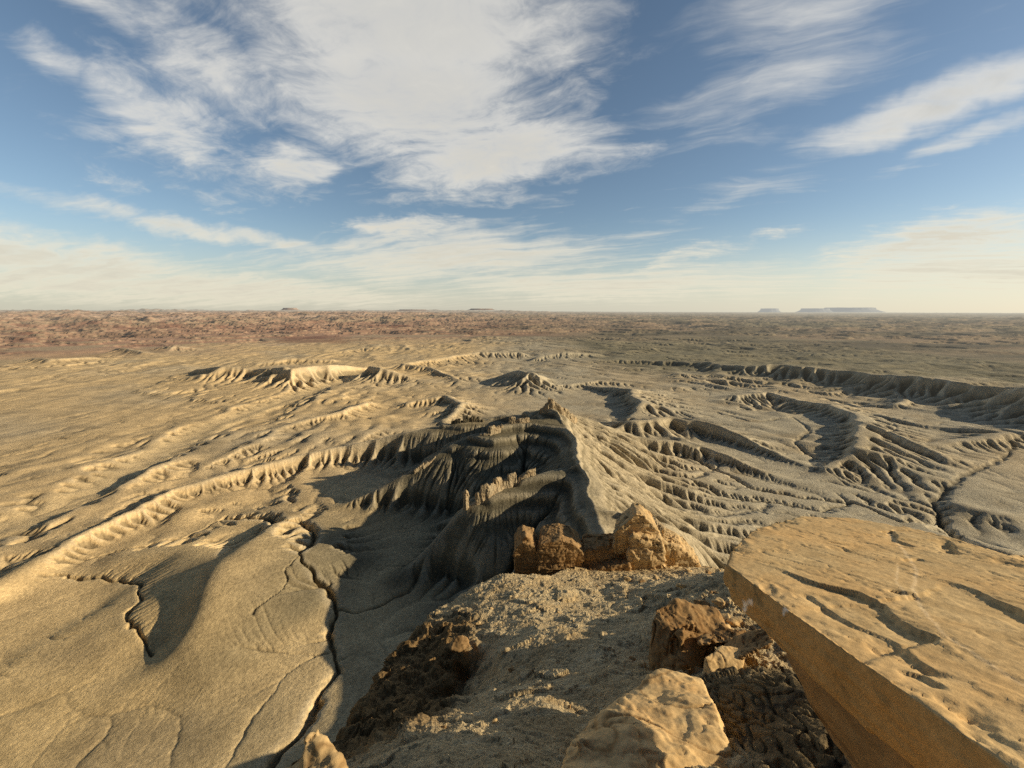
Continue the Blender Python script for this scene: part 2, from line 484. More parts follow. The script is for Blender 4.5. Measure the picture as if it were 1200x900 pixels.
class N:
    """short hand for node trees"""
    def __init__(s, tree): s.t = tree; tree.nodes.clear()

    def n(s, kind, **kw):
        nd = s.t.nodes.new(kind)
        for k, v in kw.items():
            if k.startswith('i_'):
                key = k[2:]; key = int(key) if key.isdigit() else key
                s.put(nd.inputs[key], v)
            else: setattr(nd, k, v)
        return nd

    def put(s, sock, v):
        if isinstance(v, bpy.types.NodeSocket): s.t.links.new(v, sock)
        elif isinstance(v, bpy.types.Node): s.t.links.new(v.outputs[0], sock)
        else: sock.default_value = v

    def m(s, op, a, b=0.0, c=None, clamp=False):
        nd = s.t.nodes.new('ShaderNodeMath'); nd.operation = op; nd.use_clamp = clamp
        s.put(nd.inputs[0], a); s.put(nd.inputs[1], b)
        if c is not None: s.put(nd.inputs[2], c)
        return nd.outputs[0]

    def vm(s, op, a, b=(0, 0, 0)):
        nd = s.t.nodes.new('ShaderNodeVectorMath'); nd.operation = op
        s.put(nd.inputs[0], a)
        if op == 'SCALE': s.put(nd.inputs[3], b)
        else: s.put(nd.inputs[1], b)
        return nd.outputs['Value'] if op in ('DOT_PRODUCT', 'LENGTH', 'DISTANCE') else nd.outputs[0]

    def mix(s, f, a, b, mode='MIX'):
        nd = s.t.nodes.new('ShaderNodeMix'); nd.data_type = 'RGBA'; nd.blend_type = mode
        s.put(nd.inputs[0], f); s.put(nd.inputs[6], a); s.put(nd.inputs[7], b)
        return nd.outputs[2]

    def ramp(s, v, lo, hi, a=0.0, b=1.0, smooth=True):
        nd = s.t.nodes.new('ShaderNodeMapRange'); nd.interpolation_type = 'SMOOTHSTEP' if smooth else 'LINEAR'
        s.put(nd.inputs[0], v); s.put(nd.inputs[1], lo); s.put(nd.inputs[2], hi); s.put(nd.inputs[3], a); s.put(nd.inputs[4], b)
        return nd.outputs[0]

    def noise(s, vec, scale, detail=4, rough=.5, dist=0.0, dims='3D'):
        nd = s.t.nodes.new('ShaderNodeTexNoise'); nd.noise_dimensions = dims
        if vec is not None: s.put(nd.inputs['Vector'], vec)
        s.put(nd.inputs['Scale'], scale); s.put(nd.inputs['Detail'], detail); s.put(nd.inputs['Roughness'], rough); s.put(nd.inputs['Distortion'], dist)
        return nd.outputs[0]


def material(name):
    m = bpy.data.materials.new(name); m.use_nodes = True
    g = N(m.node_tree)
    out = g.n('ShaderNodeOutputMaterial'); b = g.n('ShaderNodeBsdfPrincipled')
    b.inputs['Roughness'].default_value = .95; b.inputs['Specular IOR Level'].default_value = .08
    g.put(out.inputs[0], b.outputs[0])
    return m, g, b


def terrain_material():
    m, g, b = material('badland_clay')
    pos = g.n('ShaderNodeNewGeometry').outputs['Position']
    at = g.n('ShaderNodeAttribute', attribute_name='tint').outputs[0]
    n1 = g.noise(pos, .55, 8, .72); n2 = g.noise(pos, .07, 4, .6)
    f = g.m('MULTIPLY', g.ramp(n1, .3, .7, .78, 1.2), g.ramp(n2, .3, .7, .88, 1.12))
    g.put(b.inputs['Base Color'], g.mix(1.0, at, g.n('ShaderNodeCombineColor', i_0=f, i_1=f, i_2=f).outputs[0], 'MULTIPLY'))
    # distance haze painted as a glow mixed over the ground
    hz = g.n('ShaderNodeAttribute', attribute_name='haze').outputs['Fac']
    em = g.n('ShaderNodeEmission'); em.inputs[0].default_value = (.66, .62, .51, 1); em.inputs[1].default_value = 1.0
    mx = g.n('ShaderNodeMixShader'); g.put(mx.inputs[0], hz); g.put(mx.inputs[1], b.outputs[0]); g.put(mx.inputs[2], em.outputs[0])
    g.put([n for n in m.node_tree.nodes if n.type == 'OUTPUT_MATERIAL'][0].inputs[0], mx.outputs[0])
    bp = g.n('ShaderNodeBump'); bp.inputs['Strength'].default_value = .8
    g.put(bp.inputs['Distance'], .8); g.put(bp.inputs['Height'], n1); g.put(b.inputs['Normal'], bp.outputs[0])
    return m


def mixc(c, col, f):
    return c + (np.array(col, np.float32) - c) * np.clip(f, 0, 1)[..., None]


def build_terrain(sheets):
    Zc, Ac, Zf, Af, Zg, Ag = sheets
    # bearings: fine in front, coarse behind
    az = np.concatenate([np.linspace(-180, -100, 24, endpoint=False), np.linspace(-100, -58, 110, endpoint=False), np.linspace(-58, 58, AZN, endpoint=False),
                         np.linspace(58, 100, 140, endpoint=False), np.linspace(100, 180, 24, endpoint=False)])
    rr = np.concatenate([np.geomspace(9, 60, 70, endpoint=False), np.geomspace(60, 2300, RN)])
    A, R = np.meshgrid(np.radians(az), rr)
    X, Y = R * np.sin(A), R * np.cos(A)
    Z = bicub(Zc, C0[0], C0[1], C0[2], X, Y); a = bilin(Ac, C0[0], C0[1], C0[2], X, Y)
    # beyond the coarse sheet
    def inside(S, w, h, mrg):
        ex = np.minimum(X - S[0], S[0] + S[2] * (w - 1) - X); ey = np.minimum(Y - S[1], S[1] + S[2] * (h - 1) - Y)
        return sstep(0, mrg, np.minimum(ex, ey))
    wc = inside(C0, CW, CHh, 120)
    Zo = far_height(X, Y)
    Z = Zo + (Z - Zo) * wc; a = a * wc
    wf = inside(F0, FW, FH, 40)
    Z = Z + (bicub(Zf, F0[0], F0[1], F0[2], X, Y) - Z) * wf; af = bilin(Af, F0[0], F0[1], F0[2], X, Y)
    wg = inside(G0, GW, GH, 25)
    Z = Z + (bicub(Zg, G0[0], G0[1], G0[2], X, Y) - Z) * wg; ag = bilin(Ag, G0[0], G0[1], G0[2], X, Y)
    # overlook behind the camera
    behind = sstep(40, -40, Y)
    prom = CAM_H - 4 - 6 * np.abs(fbm2(X / 60, Y / 60, 3, 2)) - 0.55 * np.maximum(np.abs(X - 2) - 9 + 0.25 * Y * behind, 0)
    Z = np.where(Y < 40, np.maximum(Z, np.maximum(prom, 0) * behind + Z * (1 - behind)), Z)
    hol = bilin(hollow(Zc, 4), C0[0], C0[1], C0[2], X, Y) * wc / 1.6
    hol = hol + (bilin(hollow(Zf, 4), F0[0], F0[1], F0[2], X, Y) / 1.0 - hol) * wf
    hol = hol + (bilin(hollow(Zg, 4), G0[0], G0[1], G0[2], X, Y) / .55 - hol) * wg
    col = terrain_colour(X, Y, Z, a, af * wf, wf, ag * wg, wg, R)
    col = mixc(col, (.13, .115, .08), sstep(.15, 1.3, hol) * .62)            # hollows painted darker, relief shading put into the colour
    col = mixc(col, (.74, .64, .46), sstep(.2, 1.4, -hol) * .35)           # rims painted lighter, the bright half of that shading
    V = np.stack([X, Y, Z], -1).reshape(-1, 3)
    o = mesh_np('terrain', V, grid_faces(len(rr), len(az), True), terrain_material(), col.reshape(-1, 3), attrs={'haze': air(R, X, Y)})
    o['kind'] = 'structure'
    return o


def terrain_colour(X, Y, Z, a, af, wf, ag, wg, R):
    c = np.empty(X.shape + (3,), np.float32)
    c[:] = (.62, .515, .345)
    n = fbm2(X / 260, Y / 200, 4, 201); n2 = fbm2(X / 60, Y / 40, 4, 207); n3 = fbm2(X / 14, Y / 14, 4, 209)
    left = sstep(140, -240, X)
    c = mixc(c, (.80, .60, .33), left * sstep(-.4, .4, n + .25))
    c = mixc(c, (.54, .485, .36), (1 - left) * sstep(-.2, .5, -n + .2))
    c = mixc(c, (.88, .65, .31), left * sstep(430, 160, R) * (1 - sstep(10, 40, Z)) * .75)
    c = mixc(c, (.38, .30, .185), sstep(.0, .5, n2) * .5)
    ol = sstep(900, 1200, R + 120 * n2 + 1.0 * np.minimum(X - 250, 0)) * sstep(100, 400, X)
    c = mixc(c, (.235, .22, .145), ol * .8); c = mixc(c, (.14, .135, .09), ol * sstep(.0, .4, fbm2(X / 150, Y / 260, 4, 211)) * .7)
    c = mixc(c, (.86, .66, .37), wash_mask(X, Y) * sstep(1700, 1200, R) * .75)
    # grey green shale of the ridge, its left flank painted darker to deepen the shade
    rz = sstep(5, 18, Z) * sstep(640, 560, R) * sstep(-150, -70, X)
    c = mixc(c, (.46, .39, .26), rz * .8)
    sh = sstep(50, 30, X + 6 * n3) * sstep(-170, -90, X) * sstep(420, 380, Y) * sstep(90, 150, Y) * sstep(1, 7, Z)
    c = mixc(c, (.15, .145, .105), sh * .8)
    # beds
    bed = .5 + .5 * np.sin(Z * 1.15 + 1.8 * n2 + .8 * n3); c = mixc(c, (.20, .17, .105), rz * sstep(.62, .95, bed) * .55)
    # radial gradients of height and range
    gz0 = np.gradient(Z, axis=0); gr = np.maximum(np.gradient(R, axis=0), .05)
    # channels painted dark for the shade inside the gullies
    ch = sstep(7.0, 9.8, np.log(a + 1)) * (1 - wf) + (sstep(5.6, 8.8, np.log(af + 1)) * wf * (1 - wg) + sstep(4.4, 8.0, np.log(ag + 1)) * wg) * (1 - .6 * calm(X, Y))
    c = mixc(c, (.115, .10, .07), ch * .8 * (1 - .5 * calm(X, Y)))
    c *= (1 + .13 * n3 + .10 * fbm2(X / 4, Y / 4, 3, 213))[..., None]
    # towards the red country
    t = sstep(1650, 2500, R + 300 * fbm2(X / 500, Y / 300, 4, 220))
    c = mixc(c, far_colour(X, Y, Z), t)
    return c


def far_height(X, Y):
    R = np.hypot(X, Y); az = np.degrees(np.arctan2(X, Y))
    left = sstep(25, -30, az + 10 * fbm2(X / 3000, Y / 3000, 2, 301))
    up = sstep(2000, 7000, R) * (16 + 52 * left) + sstep(7000, 30000, R) * (22 + 46 * left) + 4
    d = R / 2400.0
    n = ridged2(X / 900, Y / 520, 6, 303, .56); m = fbm2(X / 380, Y / 190, 6, 305, .6)
    rel = sstep(2000, 2900, R) * (38 * (n - .55) + 20 * m) * (.8 + .4 * left) * np.clip(d, 1, 2.0)
    Z = up + rel
    p = 10.0; f = Z / p; fr = f - np.floor(f)
    Z = Z * .3 + .7 * (np.floor(f) + sstep(.3, .55, fr)) * p
    Z = Z - 10 * sstep(2900, 2100, R)
    big = 70 * sstep(.25, .5, fbm2(X / 5200, Y / 3000, 3, 309)) * sstep(7000, 12000, R) * sstep(25, -5, az)
    return Z + big


def far_colour(X, Y, Z):
    az = np.degrees(np.arctan2(X, Y)); R = np.hypot(X, Y)
    c = np.empty(X.shape + (3,), np.float32); c[:] = (.52, .33, .23)
    left = sstep(35, -25, az)
    n = fbm2(X / 560, Y / 360, 6, 320, .62); n2 = fbm2(X / 2200, Y / 900, 5, 327, .55)
    band = .5 + .5 * np.sin(Z * .55 + 2.5 * n2 + 1.5 * n)
    c = mixc(c, (.50, .40, .27), sstep(.5, .95, band) * .85)
    c = mixc(c, (.26, .125, .09), sstep(.0, .4, n) * .85)
    c = mixc(c, (.24, .215, .14), sstep(.0, .45, -n2) * (.85 - .45 * left))
    c = mixc(c, (.29, .26, .175), (1 - left) * .62)
    c = mixc(c, (.13, .12, .09), (1 - left) * sstep(-.12, .2, fbm2(X / 1100, Y / 420, 6, 333, .6)) * .85)
    pale = left * sstep(4000, 6500, R) * sstep(-.15, .35, n)
    c = mixc(c, (.78, .59, .45), pale * .9)
    c = mixc(c, (.46, .47, .46), sstep(3500, 40000, R) * .9)  # far ground fades to grey, haze painted into its colour
    return c


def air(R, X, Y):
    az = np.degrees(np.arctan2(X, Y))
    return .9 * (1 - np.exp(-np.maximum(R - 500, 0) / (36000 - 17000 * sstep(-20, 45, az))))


def build_far():
    az = np.concatenate([np.linspace(-180, -75, 40, endpoint=False), np.linspace(-75, 75, 1500, endpoint=False), np.linspace(75, 180, 40, endpoint=False)])
    rr = np.concatenate([np.geomspace(2180, 9000, 430, endpoint=False), np.geomspace(9000, 120000, 130)])
    A, R = np.meshgrid(np.radians(az), rr); X, Y = R * np.sin(A), R * np.cos(A)
    Z = far_height(X, Y); Z = Z - 7 * sstep(2300, 2200, R)
    # the earth falls away
    Z = Z - R * R / (2 * 6.4e6 * 1.15) * sstep(5000, 20000, R)
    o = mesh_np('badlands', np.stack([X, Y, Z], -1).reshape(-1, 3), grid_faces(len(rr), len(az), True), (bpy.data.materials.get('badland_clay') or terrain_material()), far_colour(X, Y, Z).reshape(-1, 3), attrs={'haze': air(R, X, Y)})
    o['kind'] = 'structure'


def build_mesas():
    """flat topped hills on the skyline to the right"""
    mats = []
    for nm, ca, cb in [('hazy_rock', (.30, .33, .35, 1), (.36, .38, .38, 1)), ('rosy_rock', (.30, .22, .18, 1), (.42, .32, .26, 1))]:
        m, g, b = material(nm); pos = g.n('ShaderNodeNewGeometry').outputs['Position']
        g.put(b.inputs['Base Color'], g.mix(g.ramp(g.noise(pos, .004, 5, .6), .35, .65), ca, cb)); mats.append(m)
        em = g.n('ShaderNodeEmission'); em.inputs[0].default_value = (.60, .60, .56, 1)  # haze over the mesas added as a glow of the rock itself
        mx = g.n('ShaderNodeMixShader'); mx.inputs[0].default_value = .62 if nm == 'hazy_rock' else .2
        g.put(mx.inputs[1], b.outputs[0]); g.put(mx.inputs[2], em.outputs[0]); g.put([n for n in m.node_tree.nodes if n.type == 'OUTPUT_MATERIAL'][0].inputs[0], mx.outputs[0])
    for k, (pa, pb, Y, hpx) in enumerate([(887, 907, 30000, 2.4), (934, 965, 31000, 2.5), (962, 1016, 34000, 3.4), (336, 352, 14000, 2.6), (552, 578, 12500, 1.8), (470, 500, 21000, 1.4)]):
        x0, x1 = ((p - 600) / FPX * Y for p in (pa, pb)); cx, rx = (x0 + x1) / 2, (x1 - x0) / 2
        H = hpx / FPX * Y + (126 if Y > 25000 else 0)
        A = np.linspace(0, 2 * np.pi, 120, endpoint=False)
        prof = [(1.35, 0), (1.12, .30), (1.02, .52), (.97, .60), (.95, .95), (.90, 1.0), (.5, 1.01), (.02, 1.0)]
        V = []
        for q, (r, z) in enumerate(prof):
            wob = 1 + .10 * pn2(np.cos(A) * 2.2 + k * 7, np.sin(A) * 2.2) + .05 * pn2(np.cos(A) * 9, np.sin(A) * 9 + k)
            V.append(np.stack([rx * r * np.cos(A) * wob, rx * .7 * r * np.sin(A) * wob, H * z * (1 + .06 * pn2(np.cos(A) * 3 * r + k, np.sin(A) * 3 * r)) + 0 * A], -1))
        V = np.concatenate(V)
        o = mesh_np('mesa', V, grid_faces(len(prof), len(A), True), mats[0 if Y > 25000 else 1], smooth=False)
        o.location = (cx, Y, 150 - .0018 * Y + (-136 if Y > 25000 else -10 if Y > 20000 else 10)); o['kind'] = 'structure'


def bearing(px, py):
    """azimuth and height above the horizon (radians) of a direction read off the photograph"""
    x, f, d = ray(px, py)
    return math.atan2(x, f), math.atan2(-d, math.hypot(x, f))


# cloud banks: where they stand in the sky, half width and half height in degrees, tilt, how dense, which texture (0 puffy, 1 fibrous)
CLOUDS = [
    (490, 20, 250, 110, 0, 1.15, 0), (490, 120, 205, 90, 0, 1.15, 0), (590, 185, 160, 50, -8, 1.15, 0), (540, 225, 120, 24, 0, .7, 0), (650, 60, 60, 60, 0, .8, 0), (690, 125, 60, 16, 12, .5, 0),
    (195, 140, 80, 55, 20, .95, 0), (255, 80, 80, 55, 0, .9, 0), (225, 170, 60, 30, 0, .9, 0), (135, 215, 50, 16, 0, .5, 0), (330, 195, 75, 36, -20, 1.0, 0),
    (110, 5, 120, 34, 10, .85, 0), (70, 75, 60, 26, 20, .7, 0), (240, 230, 55, 12, 14, .4, 0),
    (930, 45, 270, 100, -12, .62, 1), (1110, 120, 240, 36, -9, 1.0, 1), (1150, 165, 120, 15, -14, .6, 1),
    (30, 300, 300, 40, 7, 1.05, 1), (260, 270, 190, 13, 6, .82, 1), (475, 264, 80, 13, 0, .95, 0), (530, 300, 240, 34, -3, .95, 1),
    (1090, 285, 230, 30, -8, 1.1, 0), (800, 303, 85, 13, -10, .75, 0), (900, 276, 48, 9, -6, .62, 0), (740, 272, 70, 13, 0, .45, 1), (1130, 322, 300, 36, -3, 1.0, 1),
    (850, 238, 110, 12, -6, .42, 1), (700, 332, 330, 24, 0, .9, 1), (200, 335, 360, 28, 2, 1.0, 1),
    (900, 215, 120, 18, -8, .30, 1), (620, 268, 60, 14, 0, .5, 1),
]


def build_world():
    w = bpy.data.worlds.new('World'); SC.world = w; w.use_nodes = True
    g = N(w.node_tree)
    out = g.n('ShaderNodeOutputWorld'); bg = g.n('ShaderNodeBackground')
    sky = g.n('ShaderNodeTexSky', sky_type='NISHITA'); sky.sun_disc = False
    sky.sun_elevation = math.radians(SUN_EL); sky.sun_rotation = math.radians(SUN_AZ)
    sky.altitude = 1400; sky.air_density = 1.0; sky.dust_density = 1.1; sky.ozone_density = 1.6
    d = g.n('ShaderNodeTexCoord').outputs['Generated']
    sp = g.n('ShaderNodeSeparateXYZ'); g.put(sp.inputs[0], d); x, y, z = sp.outputs
    az = g.m('ARCTAN2', x, y); el = g.m('ARCSINE', z)
    # a flat sheet of air high up: gives the clouds their perspective
    k = g.m('ADD', g.m('MAXIMUM', z, 0.0), .09)
    sheet = g.n('ShaderNodeCombineXYZ', i_0=g.m('DIVIDE', x, k), i_1=g.m('DIVIDE', y, k)).outputs[0]
    w1 = g.n('ShaderNodeTexNoise'); g.put(w1.inputs['Vector'], sheet); w1.inputs['Scale'].default_value = 1.3; w1.inputs['Detail'].default_value = 3
    warp = g.vm('SCALE', g.vm('SUBTRACT', w1.outputs[1], (.5, .5, .5)), .55)
    mp = g.n('ShaderNodeMapping'); g.put(mp.inputs[0], g.vm('ADD', sheet, warp)); mp.vector_type = 'TEXTURE'; mp.inputs['Rotation'].default_value = (0, 0, math.radians(-22)); mp.inputs['Scale'].default_value = (1.5, .9, 1)
    puff0 = g.noise(mp.outputs[0], 2.6, 10, .64)
    mp3 = g.n('ShaderNodeMapping'); g.put(mp3.inputs[0], g.vm('ADD', sheet, warp)); mp3.vector_type = 'TEXTURE'; mp3.inputs['Rotation'].default_value = (0, 0, math.radians(-20)); mp3.inputs['Scale'].default_value = (4.0, 1, 1)
    thin = g.noise(mp3.outputs[0], 9.0, 6, .62)
    fine = g.noise(g.vm('ADD', sheet, g.vm('SCALE', warp, 1.6)), 6.5, 8, .66)
    puff = g.m('ADD', g.m('ADD', g.m('MULTIPLY', puff0, .44), g.m('MULTIPLY', fine, .32)), g.m('MULTIPLY', thin, .24))
    mp2 = g.n('ShaderNodeMapping'); g.put(mp2.inputs[0], g.vm('ADD', sheet, warp)); mp2.vector_type = 'TEXTURE'; mp2.inputs['Rotation'].default_value = (0, 0, math.radians(-24)); mp2.inputs['Scale'].default_value = (5.5, 1, 1)
    fib = g.noise(mp2.outputs[0], 3.2, 8, .58)
    # ragged outlines
    we = g.n('ShaderNodeTexNoise'); g.put(we.inputs['Vector'], d); we.inputs['Scale'].default_value = 5.0; we.inputs['Detail'].default_value = 5; we.inputs['Roughness'].default_value = .6
    ws = g.n('ShaderNodeSeparateXYZ'); g.put(ws.inputs[0], we.outputs[1])
    azw = g.m('MULTIPLY_ADD', g.m('SUBTRACT', ws.outputs[0], .5), .16, az); elw = g.m('MULTIPLY_ADD', g.m('SUBTRACT', ws.outputs[1], .5), .10, el)
    masks = {0: None, 1: None}
    for (px, py, rx, ry, tilt, dens, kind) in CLOUDS:
        a0, e0 = bearing(px, py); a1, e1 = bearing(px + rx * 1.12, py); a2, e2 = bearing(px, py + ry * 1.12)
        ra, re = abs(a1 - a0) + 1e-3, abs(e2 - e0) + 1e-3
        t = math.radians(tilt); da = g.m('SUBTRACT', azw, a0); de = g.m('SUBTRACT', elw, e0)
        u = g.m('MULTIPLY_ADD', da, math.cos(t) / ra, g.m('MULTIPLY', de, -math.sin(t) / ra))
        v = g.m('MULTIPLY_ADD', da, math.sin(t) / re, g.m('MULTIPLY', de, math.cos(t) / re))
        q = g.m('SQRT', g.m('ADD', g.m('MULTIPLY', u, u), g.m('MULTIPLY', v, v)))
        mk = g.ramp(q, 0.1, 1.35, dens, 0.0)
        masks[kind] = mk if masks[kind] is None else g.m('MAXIMUM', masks[kind], mk)
    # scattered thin cirrus over the rest of the sky
    den0 = g.ramp(g.m('ADD', masks[0], g.m('MULTIPLY', g.m('SUBTRACT', puff, .52), 3.1)), .10, 1.34)
    den1 = g.ramp(g.m('ADD', masks[1], g.m('MULTIPLY', g.m('SUBTRACT', g.m('ADD', g.m('MULTIPLY', fib, .7), g.m('MULTIPLY', thin, .3)), .50), 2.2)), .16, 1.2, 0, .9)
    den = g.m('SUBTRACT', 1.0, g.m('MULTIPLY', g.m('SUBTRACT', 1.0, den0), g.m('SUBTRACT', 1.0, den1)))
    den = g.m('MULTIPLY', den, g.ramp(el, -.01, .02))
    core = g.ramp(g.m('SUBTRACT', den, g.m('MULTIPLY', g.m('SUBTRACT', puff, .5), .8)), .55, 1.15)
    lit = g.mix(g.ramp(el, .02, .35), (8.6, 7.9, 6.2, 1), (8.6, 8.3, 7.6, 1))
    body = g.mix(core, lit, g.mix(g.ramp(el, .02, .5), (6.6, 6.2, 5.1, 1), (5.5, 5.5, 5.3, 1)))
    # low haze, brighter towards the sun
    hz = g.ramp(el, 0.0, .23, 1.0, 0.0); hz = g.m('MULTIPLY', g.m('MULTIPLY', hz, hz), .72)
    sunny = g.ramp(az, -1.0, 1.0)
    skyc = g.mix(hz, g.mix(1.0, sky.outputs[0], (1.2, 1.17, 1.08, 1), 'MULTIPLY'), g.mix(sunny, (5.2, 5.1, 4.5, 1), (7.7, 7.35, 6.2, 1)))
    # sky out of view overhead, beside and behind, dimmed to weaken the fill light
    sky_dim = g.m('MULTIPLY', g.ramp(g.m('ABSOLUTE', az), .98, 1.5, 1.0, .34), g.ramp(el, .70, 1.05, 1.0, .30))
    allc = g.vm('SCALE', g.mix(den, skyc, body), sky_dim)
    g.put(bg.inputs[0], allc); bg.inputs[1].default_value = .1
    g.put(out.inputs[0], bg.outputs[0])


# ------------------------------------------------------------------ the overlook: crumbling crest in front of the camera
def rbf_fit(P, V, reg=1e-3):
    P = np.array(P, float); V = np.array(V, float)
    D = np.hypot(P[:, None, 0] - P[None, :, 0], P[:, None, 1] - P[None, :, 1])
    n = len(P); A = np.zeros((n + 3, n + 3)); A[:n, :n] = D + reg * np.eye(n) * -1
    A[:n, n:] = np.c_[np.ones(n), P]; A[n:, :n] = A[:n, n:].T
    w = np.linalg.solve(A, np.r_[V, 0, 0, 0])

    def f(X, Y):
        r = w[n] + w[n + 1] * X + w[n + 2] * Y
        for k in range(n): r = r + w[k] * np.hypot(X - P[k, 0], Y - P[k, 1])
        return r
    return f


SLOPE = [  # pale slope
    (600, 900, 2.6), (520, 890, 2.9), (462, 885, 3.15), (485, 852, 3.7), (560, 842, 4.15), (640, 830, 4.1), (700, 840, 4.3), (700, 760, 6.2), (640, 760, 6.4), (590, 765, 6.6),
    (600, 700, 9.8), (680, 710, 9.4), (740, 700, 9.8), (590, 674, 11.4), (640, 684, 11.0), (715, 692, 10.8), (780, 680, 11.4), (820, 670, 12.2), (562, 690, 10.8), (532, 712, 10.0),
    (780, 720, 8.4), (760, 765, 6.2), (735, 800, 5.0), (760, 900, 3.0), (690, 900, 2.85),
    # brown buttress to the left
    (545, 762, 7.2), (505, 762, 7.6), (462, 788, 7.1), (432, 811, 6.5), (397, 832, 6.0), (384, 858, 5.5), (425, 850, 5.6), (475, 825, 6.1), (402, 895, 4.7), (432, 893, 4.3), (520, 800, 6.6), (548, 800, 6.9), (530, 822, 6.3), (500, 842, 5.5), (470, 862, 5.0),
    # rubble and dark mound to the right
    (850, 740, 5.9), (800, 790, 5.3), (790, 745, 6.3), (830, 860, 3.35), (900, 800, 3.7), (930, 860, 2.75), (1000, 880, 2.5), (850, 695, 7.4), (860, 670, 9.5), (950, 790, 3.8)]
ANCHOR = [(3, 0, 2.6), (6, 2, 3.0), (10, 3, 4.5), (10, 8, 7.2), (8, 10.5, 8.0), (0, 0, 1.75), (-.6, .9, 2.6), (8, -4, 2.0), (0, -6, 1.6), (-3, -5, 3), (4.5, 4.5, 5.0), (-1.2, 2.2, 3.7)]
EDGE = [(-6, -8), (-2.2, -3), (-1.0, .2), (-1.3, 1.8), (-2.0, 3.5), (-2.6, 4.8), (-2.6, 6.0), (-2.5, 7.2), (-1.95, 10), (-.35, 11.6), (1.0, 11.5), (2.4, 13.4), (5, 14.6), (6.6, 13.4), (8.5, 11.4), (12, 9.5), (16, 6), (18, -8)]


def crest_fn():
    P, V = [], []
    for px, py, Y in SLOPE:
        x, y, z = at_y(px, py, Y); P.append((x, y)); V.append(z)
    for x, y, d in ANCHOR: P.append((x, y)); V.append(CAM_H - d)
    f = rbf_fit(P, V)

    def h(X, Y):
        Z = f(X, Y)
        d, _, s, _ = poly_dist(X, Y, EDGE)
        out = np.where(s > 0, d, 0)           # outside lies to the left of the line
        Z = Z - 1.9 * np.maximum(out - .05, 0) ** 1.0 - .25 * out
        return Z, out
    return h


def crest_material():
    m, g, b = material('crumbling_clay')
    pos = g.n('ShaderNodeNewGeometry').outputs['Position']
    at = g.n('ShaderNodeAttribute', attribute_name='tint').outputs[0]
    n1 = g.noise(pos, 7, 6, .68); n2 = g.noise(pos, 38, 5, .7)
    vo = g.n('ShaderNodeTexVoronoi'); g.put(vo.inputs['Vector'], pos); vo.inputs['Scale'].default_value = 22
    f = g.m('MULTIPLY', g.ramp(n1, .3, .7, .78, 1.18), g.ramp(n2, .3, .7, .84, 1.14))
    g.put(b.inputs['Base Color'], g.mix(1.0, at, g.n('ShaderNodeCombineColor', i_0=f, i_1=f, i_2=f).outputs[0], 'MULTIPLY'))
    hgt = g.m('ADD', g.m('MULTIPLY', n1, 1.6), g.m('ADD', g.m('MULTIPLY', n2, .5), g.m('MULTIPLY', vo.outputs[0], .25)))
    bp = g.n('ShaderNodeBump'); bp.inputs['Strength'].default_value = .95
    g.put(bp.inputs['Distance'], .07); g.put(bp.inputs['Height'], hgt); g.put(b.inputs['Normal'], bp.outputs[0])
    return m


def clods(p):
    """crumbly popcorn surface: height in metres"""
    a = fbm3(p * np.array([1, 1, 1.3]), 1.1, 5, 3, .55) * .12
    q = pn3(p[:, 0] * 5, p[:, 1] * 5, p[:, 2] * 5, 9); b = (.5 - np.abs(q)) * .05
    q = pn3(p[:, 0] * 13, p[:, 1] * 13, p[:, 2] * 13, 12); c = (.5 - np.abs(q)) * .035
    d = fbm3(p, 30, 3, 15, .6) * .018
    # slabby chips and half buried blocks of many sizes
    e = 0
    for f, am, sd in ((1.6, .10, 3), (3.6, .055, 8), (8.0, .026, 14)):
        gap, rnd, tilt = cell3(p + .12 / f * np.stack([fbm3(p, 2 * f, 2, sd), fbm3(p, 2 * f, 2, sd + 1), fbm3(p, 2 * f, 2, sd + 2)], -1), f, sd)
        e = e + am * sstep(.62, .95, rnd) * np.clip(.4 + 1.6 * tilt + .5 * gap, 0, 1)
    return .75 * a + .5 * b + .75 * c + .9 * d + .75 * e


